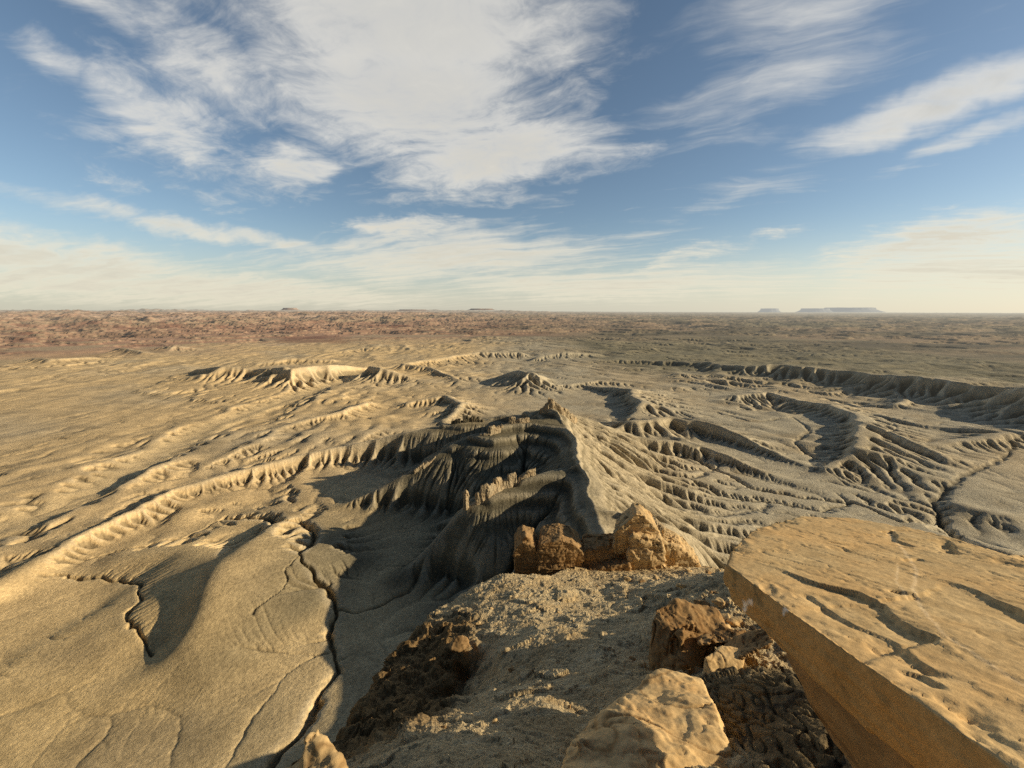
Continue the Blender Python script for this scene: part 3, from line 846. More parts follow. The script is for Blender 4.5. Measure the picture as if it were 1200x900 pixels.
def build_crest():
    h = crest_fn()
    az = np.radians(np.concatenate([np.linspace(-100, -56, 60, endpoint=False), np.linspace(-56, 60, 1150, endpoint=False), np.linspace(60, 125, 90)]))
    rr = np.geomspace(.7, 34, 900)
    A, R = np.meshgrid(az, rr); X, Y = R * np.sin(A), R * np.cos(A)
    Z, out = h(X, Y)
    Z = np.maximum(Z, CAM_H - 60)
    P = np.stack([X, Y, Z], -1)
    du = np.gradient(P, axis=0); dv = np.gradient(P, axis=1)
    n = np.cross(dv, du); n /= np.linalg.norm(n, axis=-1)[..., None] + 1e-9
    n[n[..., 2] < 0] *= -1
    p = P.reshape(-1, 3)
    disp = clods(p)
    # brown buttress: steep ragged flutes
    brown = sstep(.6, -1.2, X + .14 * (Y - 3.2) * 0 + .35 * fbm2(X / 1.2, Y / 1.2, 3, 8)) * sstep(10.2, 8.2, Y) * sstep(2.9, 3.7, Y + .25 * X)
    brown = np.maximum(brown * sstep(-.35, -1.15, X), sstep(.0, .5, out))
    mound = sstep(1.6, 2.1, X + .25 * fbm2(X * 1.4, Y * 1.4, 3, 12)) * sstep(4.9, 4.2, Y + .2 * fbm2(X, Y, 3, 15))
    rub = sstep(2.0, 3.2, X - .12 * (Y - 5)) * sstep(4.0, 4.8, Y) * sstep(10.5, 8, Y)
    rough = (1 + .6 * brown - .35 * mound + .5 * rub).ravel()
    streak = (pn3(p[:, 0] * 4.5, p[:, 1] * 4.5, p[:, 2] * 1.2, 31) * .16 + pn3(p[:, 0] * 11, p[:, 1] * 11, p[:, 2] * 3, 33) * .06) * brown.ravel()
    blk = fbm3(p, 2.6, 3, 51, .5); blk = np.floor(blk * 5) / 5 * .16 * rub.ravel()
    crease = -np.clip(.10 - np.abs(pn3(p[:, 0] * 9 + 2 * p[:, 2], p[:, 1] * 4, p[:, 2] * 3.5, 41)), 0, .1) * .6 * mound.ravel()
    D = (disp * rough + streak + blk + crease) * sstep(.6, 2.0, R).ravel()
    V = p + n.reshape(-1, 3) * D[:, None]
    t = fbm3(p, .9, 4, 61); t2 = fbm3(p, 4, 4, 64)
    col = np.empty((len(p), 3), np.float32); col[:] = (.80, .63, .37)
    col = mixc(col, (.70, .53, .295), sstep(-.1, .4, t))
    col = mixc(col, (.84, .72, .48), sstep(.05, .5, t2) * .6)
    col = mixc(col, (.28, .175, .075), brown.ravel() * .92)
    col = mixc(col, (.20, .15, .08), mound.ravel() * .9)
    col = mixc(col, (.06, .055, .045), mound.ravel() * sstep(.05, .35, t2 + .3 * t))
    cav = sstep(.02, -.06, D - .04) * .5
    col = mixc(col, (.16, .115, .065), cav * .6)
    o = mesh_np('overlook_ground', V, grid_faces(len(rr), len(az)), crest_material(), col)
    o['kind'] = 'structure'
    return h


# ------------------------------------------------------------------ rocks
def rock_material(name, base, dark, bump=.02, scale=6.0, bed=0.0):
    m, g, b = material(name)
    tc = g.n('ShaderNodeTexCoord').outputs['Object']
    at = g.n('ShaderNodeAttribute', attribute_name='tint').outputs[0]
    mp = g.n('ShaderNodeMapping'); g.put(mp.inputs[0], tc); mp.inputs['Scale'].default_value = (1, 1, 1 + 5 * bed)
    n1 = g.noise(mp.outputs[0], scale, 7, .62, .3); n2 = g.noise(mp.outputs[0], scale * 7, 5, .7); n3 = g.noise(tc, scale * .35, 4, .6)
    c = g.mix(g.ramp(n1, .33, .68), (*dark, 1), (*base, 1))
    c = g.mix(g.ramp(n3, .35, .7, 0, .5), c, (base[0] * 1.15, base[1] * .98, base[2] * .8, 1))
    f = g.ramp(n2, .3, .7, .84, 1.12)
    c = g.mix(1.0, c, g.n('ShaderNodeCombineColor', i_0=f, i_1=f, i_2=f).outputs[0], 'MULTIPLY')
    c = g.mix(1.0, c, at, 'MULTIPLY')
    g.put(b.inputs['Base Color'], c)
    bp = g.n('ShaderNodeBump'); bp.inputs['Strength'].default_value = .7
    g.put(bp.inputs['Distance'], bump); g.put(bp.inputs['Height'], g.m('ADD', n1, g.m('MULTIPLY', n2, .45))); g.put(b.inputs['Normal'], bp.outputs[0])
    return m


def hull_mesh(hulls, voxel):
    """convex pieces fused into one skin of small faces; returns vertices, faces, normals"""
    bm = bmesh.new()
    for pts in hulls:
        b2 = bmesh.new()
        for p in pts: b2.verts.new(p)
        r = bmesh.ops.convex_hull(b2, input=b2.verts)
        dead = list({e for e in r['geom_interior'] + r['geom_unused'] if isinstance(e, bmesh.types.BMVert)})
        bmesh.ops.delete(b2, geom=dead, context='VERTS')
        me = bpy.data.meshes.new('t'); b2.to_mesh(me); b2.free(); bm.from_mesh(me); bpy.data.meshes.remove(me)
    me = bpy.data.meshes.new('t'); bm.to_mesh(me); bm.free()
    o = bpy.data.objects.new('t', me); COL.objects.link(o)
    md = o.modifiers.new('r', 'REMESH'); md.mode = 'VOXEL'; md.voxel_size = voxel
    dg = bpy.context.evaluated_depsgraph_get(); dg.update()
    ev = o.evaluated_get(dg); m2 = ev.to_mesh()
    n = len(m2.vertices); V = np.empty(n * 3, np.float32); m2.vertices.foreach_get('co', V)
    F = np.array([tuple(p.vertices) for p in m2.polygons if len(p.vertices) == 4], np.int32)
    ev.to_mesh_clear(); bpy.data.objects.remove(o); bpy.data.meshes.remove(me)
    return V.reshape(-1, 3), F


def vnormals(V, F):
    a, b, c, d = (V[F[:, k]] for k in range(4))
    fn = np.cross(c - a, d - b)
    n = np.zeros_like(V)
    for k in range(4): np.add.at(n, F[:, k], fn)
    return n / (np.linalg.norm(n, axis=1)[:, None] + 1e-12)


def smooth_mesh(V, F, it, f=.5):
    e = np.concatenate([F[:, [0, 1]], F[:, [1, 2]], F[:, [2, 3]], F[:, [3, 0]]])
    n = len(V); deg = np.bincount(e[:, 0], minlength=n).astype(np.float32) + 1e-9
    for _ in range(it):
        s = np.stack([np.bincount(e[:, 0], V[e[:, 1], k], n) for k in range(3)], -1) / deg[:, None]
        V = V + f * (s - V)
    return V.astype(np.float32)


def cell3(p, f, seed):
    """jittered cells: gap between the two nearest centres, a random value and a random direction per cell"""
    q = (p * f).astype(np.float32); b = np.floor(q); bi = b.astype(np.int32)
    d1 = np.full(len(q), 9.0, np.float32); d2 = d1.copy(); hid = np.zeros(len(q), np.int32); rel = np.zeros_like(q)
    for i in (-1, 0, 1):
        for j in (-1, 0, 1):
            for k in (-1, 0, 1):
                h = _PERM[_PERM[_PERM[(bi[:, 0] + i + seed) & 511] + ((bi[:, 1] + j) & 511)] + ((bi[:, 2] + k) & 511)]
                c = b + np.array([i, j, k]) + .5 + .42 * _G3[h]
                e = q - c; d = np.linalg.norm(e, axis=1)
                m = d < d1
                d2 = np.where(m, d1, np.minimum(d2, d)); hid = np.where(m, h, hid); rel[m] = e[m]; d1 = np.where(m, d, d1)
    rnd = ((hid * 37) % 512) / 512.0
    tilt = (rel * _G3[(hid + 101) % 512]).sum(1)
    return d2 - d1, rnd, tilt


def weather(V, F, size, seed, lump=.10, bed=.05, bedf=7, chip=.04, grit=.012, crack=.05, smooth=4, dip=(0, 0), block=0.0, bf=2.2, bz=1.6):
    """a rock face: soft and hard beds, spalled chips, joints, grit.  amounts are shares of size"""
    V = smooth_mesh(V, F, smooth)
    n = vnormals(V, F)
    p = V / size
    d = lump * fbm3(p, 1.6, 3, seed)
    zb = p[:, 2] + dip[0] * p[:, 0] + dip[1] * p[:, 1] + .08 * fbm3(p, 2.0, 2, seed + 7)
    side = 1 - np.abs(n[:, 2])
    bd = pn2(zb * bedf, zb * 0 + seed, seed) + .6 * pn2(zb * bedf * 2.6, zb * 0 + seed, seed + 2) + .35 * pn2(zb * bedf * 6, p[:, 0] * 1.5 + p[:, 1] * 1.5, seed + 4)
    d += bed * bd * (.25 + .75 * side)
    c = fbm3(p, 3.2, 3, seed + 11); d += chip * (np.floor(c * 4) + sstep(.2, .8, c * 4 - np.floor(c * 4))) / 4
    q = np.abs(pn3(p[:, 0] * 2.6 + .3 * p[:, 2], p[:, 1] * 2.6, p[:, 2] * 1.1, seed + 17)); crk = np.clip(1 - q / .035, 0, 1)
    d -= crack * crk * sstep(-.1, .25, fbm3(p, 1.3, 2, seed + 19))
    if block:
        pw = p + .16 * np.stack([fbm3(p, 2.5, 4, seed + 31, .6), fbm3(p, 2.5, 4, seed + 32, .6), fbm3(p, 2.5, 4, seed + 33, .6)], -1)
        gap, rnd, tilt = cell3(pw * np.array([1, 1, bz]), bf, seed)
        mk = sstep(-.35, .25, fbm3(p, 1.7, 2, seed + 37))
        d += block * (rnd - .5 + .7 * tilt) - block * .35 * mk * np.clip(1 - gap / .05, 0, 1)
        gap2, rnd2, tilt2 = cell3(pw * np.array([1, 1, bz]), bf * 2.7, seed + 5)
        d += block * .35 * (rnd2 - .5 + .8 * tilt2) - block * .10 * np.clip(1 - gap2 / .06, 0, 1)
        crk = np.maximum(crk, .8 * mk * np.clip(1 - gap / .05, 0, 1))
    d += grit * fbm3(p, 14, 4, seed + 23, .62)
    return V + n * (d * size)[:, None], n, crk, bd


def make_rock(name, hulls, voxel, mat, size, seed, origin=None, parent=None, **kw):
    V, F = hull_mesh(hulls, voxel)
    W, n, crk, bd = weather(V, F, size, seed, **kw)
    if origin is None:
        origin = np.array([(W[:, 0].min() + W[:, 0].max()) / 2, (W[:, 1].min() + W[:, 1].max()) / 2, W[:, 2].min()])
    tint = np.ones((len(W), 3), np.float32) * (1 + .10 * np.clip(bd, -1, 1))[:, None]
    tint = mixc(tint, (.35, .27, .2), crk * .7)
    o = mesh_np(name, W - np.array(origin, np.float32), F, mat, tint)
    o.location = origin
    if parent is not None:
        o.parent = parent; o.location = np.array(origin) - np.array(parent.location)
    return o


def tag(o, label, cat, group=None):
    o['label'] = label; o['category'] = cat
    if group: o['group'] = group
    return o


def prism(front, depth, shrink=1.0, push=(0, 0, 0)):
    """front outline points and the same outline set back along the view"""
    F = [np.array(p, float) for p in front]; c = sum(F) / len(F)
    B = [c + (p - c) * shrink + np.array([c[0] / max(c[1], 1) * depth * .6, depth, 0]) + np.array(push) for p in F]
    return F + B


def lump(c, r, seed, n=26, jit=.18):
    rs = np.random.RandomState(seed); q = rs.normal(size=(n, 3)); q /= np.linalg.norm(q, axis=1)[:, None]
    return [np.array(c) + np.array(r) * v * (1 + jit * rs.uniform(-1, 1)) for v in q]


def build_slab():
    mat = rock_material('golden_sandstone', (.80, .59, .31), (.66, .47, .235), .008, 5, .0)
    P1, P2, P3 = (np.array(at_y(*q)) for q in [(1150, 860, 1.15), (866, 655, 2.7), (1115, 628, 3.3)])
    nn = np.cross(P3 - P1, P2 - P1); nn /= np.linalg.norm(nn); nn = nn if nn[2] > 0 else -nn
    eye = np.array([0, 0, CAM_H])

    def on(px, py, lift=0.0):
        x, f, d = ray(px, py); r = np.array([x, f, -d])
        t = ((P1 + nn * lift - eye) @ nn) / (r @ nn)
        return eye + r * t
    rim = [(853, 662), (859, 640), (883, 619), (937, 604), (1000, 606), (1070, 617), (1112, 628), (1127, 645), (1260, 676), (1420, 760), (1500, 1000), (1270, 960), (1150, 860), (1105, 805), (1052, 764), (985, 728), (925, 697), (872, 676)]
    top = [on(*q) for q in rim]
    c = sum(top) / len(top)
    inward = lambda p, a: p + (c - p) / np.linalg.norm(c - p) * a
    up = [inward(p, .005) for p in top] + [inward(p, -.022) - nn * .11 for p in top] + [inward(p, .01) - nn * .23 for p in top] + [inward(p, .09) - nn * .32 for p in top] + [inward(p, .30) - nn * .36 for p in top]
    V, F = hull_mesh([up], .0135)
    V = smooth_mesh(V, F, 2); n = vnormals(V, F)
    u = P2 - P1; u /= np.linalg.norm(u); v = np.cross(nn, u)
    pu, pv, pw = (V - P1) @ u, (V - P1) @ v, (V - P1) @ nn
    face = sstep(.55, .9, n @ nn)
    # thin beds that have spalled off along ragged lines: the ground between a line and the left rim lies lower
    steps = [([(880, 657), (915, 668), (955, 682), (1000, 692), (1032, 706), (1052, 724), (1072, 735), (1104, 748)], .030, .55),
             ([(1078, 674), (1110, 680), (1150, 694), (1200, 717), (1260, 745)], .028, .7),
             ([(940, 688), (975, 710), (1000, 726), (1045, 744), (1075, 770), (1110, 796)], .014, .3),
             ([(1025, 622), (1045, 621), (1052, 633), (1078, 641)], .02, .12), ([(1085, 628), (1110, 632), (1126, 650)], .04, .10),
             ([(965, 640), (990, 641), (1000, 648)], .012, .05), ([(1055, 656), (1078, 654)], .018, .05), ([(1040, 690), (1075, 696)], .015, .06),
             ([(1050, 780), (1085, 790), (1110, 805)], .02, .05)]
    d = np.zeros(len(V))
    for seq, hgt, fall in steps:
        L = [on(*q) for q in seq]; L2 = [((p - P1) @ u, (p - P1) @ v) for p in L]
        wob = .03 * fbm2(pu * 4, pv * 4, 6, 5, .65)
        ds, _, sd, arc = poly_dist(pu + wob, pv + wob, L2)
        tot = sum(math.dist(a, b) for a, b in zip(L2[:-1], L2[1:]))
        ends = sstep(0, .55 * tot, arc) * sstep(tot, .97 * tot, arc) if hgt > .02 else sstep(0, .1 * tot, arc) * sstep(tot, .9 * tot, arc)
        # side towards the left rim (found from the first rim point)
        rimp = np.array([[(top[0] - P1) @ u, (top[0] - P1) @ v]]); _, _, sr, _ = poly_dist(np.array([(top[13] - P1) @ u]), np.array([(top[13] - P1) @ v]), L2)
        low = np.where(sd == sr[0], 1.0, 0.0)
        d -= hgt * ends * np.where(low > 0, np.exp(-ds / fall) * sstep(0, .008, ds) * (1 + .5 * fbm2(pu * 4, pv * 4, 4, 6)), 0)
    flow_ = pu * .8 + pv * .6; acr = -pu * .6 + pv * .8
    fine = .0018 * fbm2(flow_ * 5, acr * 16, 4, 47, .65) + .0035 * fbm2(pu * 22, pv * 22, 4, 49, .7) + .010 * fbm2(pu * 1.4, pv * 1.4, 3, 50) + .0045 * np.floor(2.4 * fbm2(flow_ * .8 + .2 * fbm2(pu * 7, pv * 7, 4, 2, .6), acr * 1.7 + .2 * fbm2(pu * 7, pv * 7, 4, 4, .6), 4, 58, .6)) - .008 * np.clip(1 - np.abs(pn2(flow_ * 1.3 + .1 * fbm2(pu * 6, pv * 6, 4, 3), acr * 3 + .1 * fbm2(pu * 6, pv * 6, 4, 9), 66)) / .02, 0, 1) * sstep(.0, .2, pn2(pu * 1.5, pv * 1.5, 67))
    sidev = fbm3(V, 2.2, 4, 53, .5) * .025 + fbm3(V, 14, 4, 54, .6) * .006 + .012 * np.floor(3 * fbm3(V * np.array([1, 1, 2.5]), 1.3, 3, 59))
    sheets = np.floor((pw + .03 * fbm2(pu * 3, pv * 3, 3, 57)) / .055); sheets = .014 * (pn2(sheets * 7.7, sheets * 0, 3)) * sstep(.0, -.03, pw + .02)
    D = face * (d + fine) + (1 - face) * (sidev + sheets)
    R2 = [((p - P1) @ u, (p - P1) @ v) for p in top]; R2.append(R2[0])
    dr, _, _, arc = poly_dist(pu, pv, R2)
    chip = np.maximum(fbm3(V, 3.0, 5, 91, .62), 0) * sstep(.16, .0, dr) * sstep(-.16, -.02, pw)
    D -= .085 * chip
    lv = pw + .02 * fbm2(pu * 2.2, pv * 2.2, 5, 93, .6)
    for z0, dp in ((-.075, .010), (-.15, .016), (-.205, .009), (-.27, .014)):
        D -= (1 - face) * dp * np.clip(1 - np.abs(lv - z0) / .012, 0, 1) * sstep(-.25, .15, fbm2(pu * 1.3 + z0 * 40, pv * 1.3, 3, 95))
        D += (1 - face) * .010 * sstep(.012, -.012, lv - z0) * fbm2(pu * 1.1 + z0 * 31, pv * 1.1, 3, 97)
    W = V + n * D[:, None]
    col = np.ones((len(V), 3), np.float32)
    st = fbm2(flow_ * 1.2, acr * 4, 5, 60, .6)
    col = mixc(col, (1.18, 1.16, 1.1), face * sstep(.0, .6, st) * .7)
    col = mixc(col, (.80, .78, .74), face * sstep(.05, .6, -st) * .6)
    col = mixc(col, (.70, .58, .42), (1 - face) * (.85 + .25 * fbm3(V, 1.5, 4, 80)))  # side faces painted darker than the top, shade put into the tint
    col *= (1 + .12 * fbm3(V, 9, 4, 81, .65))[:, None]
    # pale mineral vein
    for seq, w in [([(1040, 622), (1062, 648), (1074, 668), (1070, 690), (1082, 712), (1104, 742), (1130, 758), (1170, 785), (1205, 805)], .014), ([(1052, 660), (1050, 680), (1062, 698)], .008)]:
        L2 = [((on(*q) - P1) @ u, (on(*q) - P1) @ v) for q in seq]
        ds, _, _, _ = poly_dist(pu + .02 * fbm2(pu * 9, pv * 9, 3, 8), pv, L2)
        col = mixc(col, (1.5, 1.6, 1.9), face * np.clip(1 - ds / w, 0, 1) * .8)
    # white streaks on the shaded side
    for a, b, w in [((925, 698), (916, 718), .012), ((872, 706), (871, 722), .010), ((879, 705), (873, 708), .012)]:
        A_, B_ = (np.array(on(*q)) for q in (a, b))
        # carry the marks onto the side face: nearest bearing
        ra, rb = np.array(ray(*a)), np.array(ray(*b))
        da = np.stack([V[:, 0], V[:, 1], CAM_H - V[:, 2]], -1); dist = np.linalg.norm(da, axis=1); da /= dist[:, None]
        A2, B2 = ra / np.linalg.norm(ra), rb / np.linalg.norm(rb)
        e = B2 - A2; t = np.clip(((da - A2) @ e) / (e @ e), 0, 1); gap = np.linalg.norm(da - (A2 + t[:, None] * e), axis=1) * dist
        mk = sstep(w * 1.0, w * .75, gap + .012 * fbm3(V, 30, 3, 71)) * (dist < 3.6) * (1 - face)
        col = mixc(col, (1.5, 1.9, 3.2), mk * .9)
    org = W.mean(0); org[2] = W[:, 2].min()
    o = mesh_np('sandstone_slab', W - org.astype(np.float32), F, mat, col); o.location = org
    tag(o, 'huge flat golden sandstone slab tilted at the cliff edge, cracked sunlit top', 'rock slab')
    # the bed below, parted by an open crack
    low = [inward(p, .40) - nn * .365 for p in top] + [inward(p, .36) - nn * .55 for p in top] + [inward(p, .52) - nn * .95 for p in top]
    lb = make_rock('lower_bed', [low], .022, rock_material('brown_sandstone', (.40, .255, .115), (.28, .175, .08), .008, 5, .3), 1.6, 5, parent=o, lump=.03, bed=.012, bedf=9, chip=.02, grit=.004, crack=.02, smooth=3)
    return o, mat


def build_rocks(h, gold):
    pale = rock_material('pale_sandstone', (.68, .52, .30), (.54, .40, .21), .012, 4, .4)
    brown = rock_material('rusty_sandstone', (.46, .31, .155), (.30, .19, .09), .015, 4, .5)
    brown_lit = rock_material('ochre_sandstone', (.45, .30, .145), (.30, .185, .085), .015, 4, .4)
    A = at_y
    # tall outcrop
    Y = 13.0
    o = make_rock('boulder', [
        prism([A(738, 690, Y - .2), A(738, 622, Y), A(742, 617, Y), A(776, 624, Y), A(783, 662, Y - .2), A(786, 690, Y - .2)], 1.6, .8),
        prism([A(719, 640, Y + .3), A(720, 615, Y + .3), A(734, 605, Y + .3), A(746, 593, Y + .3), A(752, 594, Y + .3), A(759, 605, Y + .3), A(771, 609, Y + .3), A(779, 630, Y + .3), A(770, 645, Y + .3)], 1.2, .75),
        prism([A(774, 690, Y), A(776, 626, Y + .2), A(796, 632, Y + .2), A(812, 641, Y + .2), A(821, 652, Y + .1), A(822, 690, Y)], 1.4, .75),
        prism([A(726, 700, Y - .4), A(737, 662, Y - .2), A(790, 664, Y - .4), A(830, 668, Y - .2), A(840, 700, Y - .4)], 1.6, .85)], .03, pale, 1.6, 21, lump=.03, bed=.03, bedf=8, chip=.03, grit=.008, crack=.02, smooth=1, block=.055, bf=3.0, bz=1.4)
    o.location.z -= .30
    tag(o, 'tallest pale blocky sandstone outcrop standing at the far end of the crest', 'boulder')
    # ledge to its left
    Y = 13.2
    o = make_rock('rock_ledge', [
        prism([A(606, 715, Y), A(606, 652, Y), A(640, 648, Y), A(690, 646, Y), A(690, 720, Y)], 1.5, .85),
        prism([A(672, 715, Y - .3), A(682, 640, Y + .1), A(712, 637, Y + .2), A(742, 634, Y + .2), A(748, 700, Y - .4), A(700, 720, Y - .4)], 1.4, .85),
        prism([A(640, 700, Y - .7), A(655, 672, Y - .5), A(690, 664, Y - .5), A(738, 652, Y - .4), A(745, 700, Y - .7)], 1.2, .9),
        prism([A(697, 648, Y + .2), A(700, 634, Y + .2), A(716, 632, Y + .2), A(720, 650, Y + .2)], .8, .8)], .032, brown, 1.7, 33, lump=.06, bed=.03, bedf=7, chip=.04, grit=.012, crack=.02, smooth=1, block=.04, bf=2.6, bz=1.6)
    o.location.z -= .22
    tag(o, 'rust brown ledge of shaded rock beneath two rounded cap blocks', 'rock ledge')
    o = make_rock('cap_rock', [prism([A(604, 668, Y - .2), A(602, 640, Y - .2), A(606, 630, Y - .2), A(612, 625, Y - .2), A(626, 630, Y - .2), A(632, 640, Y - .2), A(633, 664, Y - .2)], 1.3, .9),
                               prism([A(609, 632, Y - .1), A(610, 622, Y - .1), A(616, 619, Y - .1), A(622, 623, Y - .1), A(624, 634, Y - .1)], .5, .9)],
                  .022, brown, 1.0, 41, lump=.06, bed=.035, bedf=5, chip=.03, grit=.012, crack=.02, smooth=2, block=.03, bf=2.2, bz=2.2)
    o.location.z -= .33
    tag(o, 'smaller knobbly block with a raised tip at the left end of the ledge', 'rock', 'cap blocks on the ledge')
    o = make_rock('cap_rock', [prism([A(630, 668, Y - .3), A(629, 640, Y - .2), A(633, 629, Y - .2), A(657, 625, Y - .2), A(672, 629, Y - .2), A(682, 637, Y - .2), A(686, 646, Y - .2), A(678, 664, Y - .2)], 1.3, .9)],
                  .022, brown, 1.1, 43, lump=.05, bed=.035, bedf=5, chip=.03, grit=.012, crack=.02, smooth=2, block=.025, bf=2.0, bz=2.4)
    o.location.z -= .28
    tag(o, 'wider loaf shaped block lying on the middle of the brown ledge', 'rock', 'cap blocks on the ledge')
    # boulder in front
    o = make_rock('boulder', [
        [A(640, 930, 2.35), A(655, 895, 2.55), A(675, 862, 2.95), A(700, 838, 3.35), A(735, 812, 3.6), A(775, 788, 3.9), A(822, 796, 3.9), A(838, 830, 3.2), A(858, 885, 2.7), A(885, 940, 2.4), A(700, 980, 2.0), A(860, 990, 2.1),
         A(640, 960, 3.0), A(840, 960, 3.3), A(780, 880, 4.4), A(690, 900, 4.0)],
        [A(672, 866, 2.75), A(705, 850, 2.95), A(745, 858, 2.85), A(740, 905, 2.5), A(690, 925, 2.4), A(700, 880, 3.3)]], .015, gold, 1.4, 51, lump=.07, bed=.015, bedf=5, chip=.05, grit=.010, crack=.02, smooth=4, block=.02, bf=1.4, bz=1.0)
    tag(o, 'broad tan boulder in front, half in the shade of the big slab', 'boulder')
    # rubble ledge
    o = make_rock('boulder', [
        [A(762, 738, 5.7), A(768, 712, 6.0), A(800, 703, 6.2), A(838, 708, 6.2), A(852, 735, 5.7), A(800, 742, 5.5), A(758, 800, 5.3), A(800, 815, 4.9), A(800, 740, 7.0), A(850, 760, 6.8), A(820, 790, 5.6)],
        [A(808, 742, 5.6), A(850, 732, 5.7), A(874, 740, 5.6), A(866, 752, 5.3), A(820, 756, 5.3), A(850, 760, 6.4)]],
        .02, brown_lit, 1.2, 61, lump=.08, bed=.03, bedf=5, chip=.05, grit=.014, crack=.04, smooth=2, block=.05, bf=2.0, bz=1.3)
    tag(o, 'brown fractured block with a dark hollow, beside the pale slope', 'boulder')
    o = make_rock('boulder', [[A(820, 800, 4.5), A(826, 770, 4.6), A(845, 757, 4.8), A(866, 758, 4.8), A(872, 774, 4.6), A(866, 798, 4.4), A(840, 810, 4.3), A(845, 780, 5.1)]],
                  .012, gold, .6, 71, lump=.06, bed=.02, bedf=4, chip=.04, grit=.010, crack=.02, smooth=5)
    tag(o, 'small smooth tan boulder under the tip of the big slab', 'boulder')
    o = make_rock('boulder', [[A(834, 778, 5.0), A(838, 762, 5.1), A(870, 740, 5.2), A(905, 734, 5.1), A(908, 752, 4.7), A(868, 772, 4.6), A(870, 764, 5.6)]],
                  .015, brown_lit, .7, 73, lump=.08, bed=.04, bedf=5, chip=.06, grit=.015, crack=.03, smooth=2, block=.06, bf=2.2)
    tag(o, 'low brown rock lying just above the small smooth boulder', 'boulder')
    # lit rock tip
    o = make_rock('boulder', [
        [A(350, 915, 1.40), A(352, 880, 1.45), A(357, 864, 1.48), A(370, 857, 1.5), A(384, 863, 1.5), A(391, 884, 1.46), A(404, 910, 1.4), A(415, 1000, 1.25), A(330, 1000, 1.25), A(380, 960, 1.8), A(372, 870, 1.62)],
        [A(305, 915, 1.48), A(334, 893, 1.52), A(356, 882, 1.55), A(366, 910, 1.45), A(330, 980, 1.35), A(290, 980, 1.45)]], .009, gold, .7, 81, lump=.03, bed=.02, bedf=5, chip=.05, grit=.012, crack=.03, smooth=1, block=.05, bf=2.0, bz=.7)
    tag(o, 'orange lit rock tip poking up at the cliff edge in the bottom left', 'boulder')
    # knob on the buttress
    o = make_rock('boulder', [[A(526, 752, 7.2), A(535, 744, 7.2), A(548, 747, 7.2), A(552, 757, 7.1), A(540, 764, 7.0), A(528, 762, 7.0), A(540, 755, 7.7)]], .02, brown, .5, 83, lump=.1, bed=.03, bedf=4, chip=.06, crack=.04, smooth=3)
    tag(o, 'rounded brown knob stuck in the shaded buttress', 'boulder')
    o = make_rock('boulder', [[A(1160, 662, 4.2), A(1172, 652, 4.3), A(1200, 650, 4.4), A(1240, 660, 4.3), A(1210, 680, 4.1), A(1200, 670, 5)]], .02, gold, .6, 85, lump=.08, bed=.05, bedf=4, chip=.06, smooth=3)
    tag(o, 'small sunlit rock behind the right end of the big slab', 'boulder')
    # loose stones
    stones = [(820, 706, 6.6, .13), (830, 717, 6.2, .17), (808, 722, 6.0, .10), (792, 700, 7.2, .10), (846, 700, 7.0, .12), (838, 688, 7.6, .15), (826, 684, 8.0, .12), (855, 728, 5.9, .10), (842, 733, 5.7, .08),
              (818, 692, 7.4, .10), (648, 786, 5.4, .05), (735, 735, 7.5, .05), (690, 745, 7.0, .04), (610, 735, 8.0, .05), (720, 812, 4.4, .05), (705, 800, 4.7, .06), (724, 790, 4.9, .07), (742, 770, 5.8, .08), (755, 752, 6.5, .09),
              (580, 860, 3.7, .04), (520, 862, 3.6, .035), (640, 870, 3.2, .03), (560, 880, 3.1, .025), (668, 815, 4.4, .04), (615, 815, 4.8, .04), (800, 686, 9.5, .14), (832, 668, 11.5, .16), (846, 664, 11.6, .2), (845, 676, 10.0, .18),
              (870, 752, 5.0, .09), (884, 765, 4.4, .07), (862, 745, 5.2, .08), (812, 752, 5.0, .09), (898, 776, 4.1, .06), (850, 712, 6.4, .11), (780, 712, 7.6, .09), (770, 704, 8.2, .08), (758, 728, 7.0, .06), (700, 722, 8.2, .06), (655, 722, 8.6, .05), (735, 684, 11.5, .14), (752, 690, 11.2, .10), (768, 686, 11.6, .16), (718, 690, 11.3, .09), (700, 696, 11.0, .07), (790, 680, 11.6, .12), (806, 676, 12.0, .15), (822, 700, 7.2, .16), (836, 722, 6.2, .16),
              (800, 728, 6.4, .13), (786, 732, 6.6, .10), (812, 712, 6.7, .19), (862, 716, 6.2, .16), (775, 745, 6.2, .10), (750, 775, 5.6, .10), (745, 790, 5.2, .07), (868, 733, 5.5, .12), (820, 762, 5.2, .10), (880, 780, 4.2, .08), (690, 775, 5.8, .05), (665, 760, 6.4, .06), (630, 800, 5.2, .04), (600, 780, 6.0, .06), (560, 735, 8.4, .07), (575, 715, 9.2, .08), (610, 695, 10.2, .08), (650, 700, 10.0, .07), (672, 735, 7.8, .06), (715, 750, 6.6, .07)]
    rs = np.random.RandomState(4)
    words = ['angular', 'flat', 'blocky', 'chipped', 'rounded']
    for k, (px, py, Y, r) in enumerate(stones):
        x, y, z = A(px, py, Y)
        zz = float(h(np.array([x]), np.array([y]))[0][0])
        o = make_rock('stone', [lump((x, y, zz + r * .35), (r * rs.uniform(.8, 1.3), r * rs.uniform(.8, 1.2), r * rs.uniform(.5, .8)), 200 + k, 12, .25)], r / 7, [pale, gold, brown][k % 3], r * 2, 300 + k, lump=.10, bed=.04, bedf=3, chip=.08, grit=.012, crack=.0, smooth=1)
        where = 'among the rubble beside the slab' if px > 760 else 'lying on the pale crumbling slope'
        tag(o, 'loose sandstone stone ' + where, 'stone', 'loose stones ' + where)


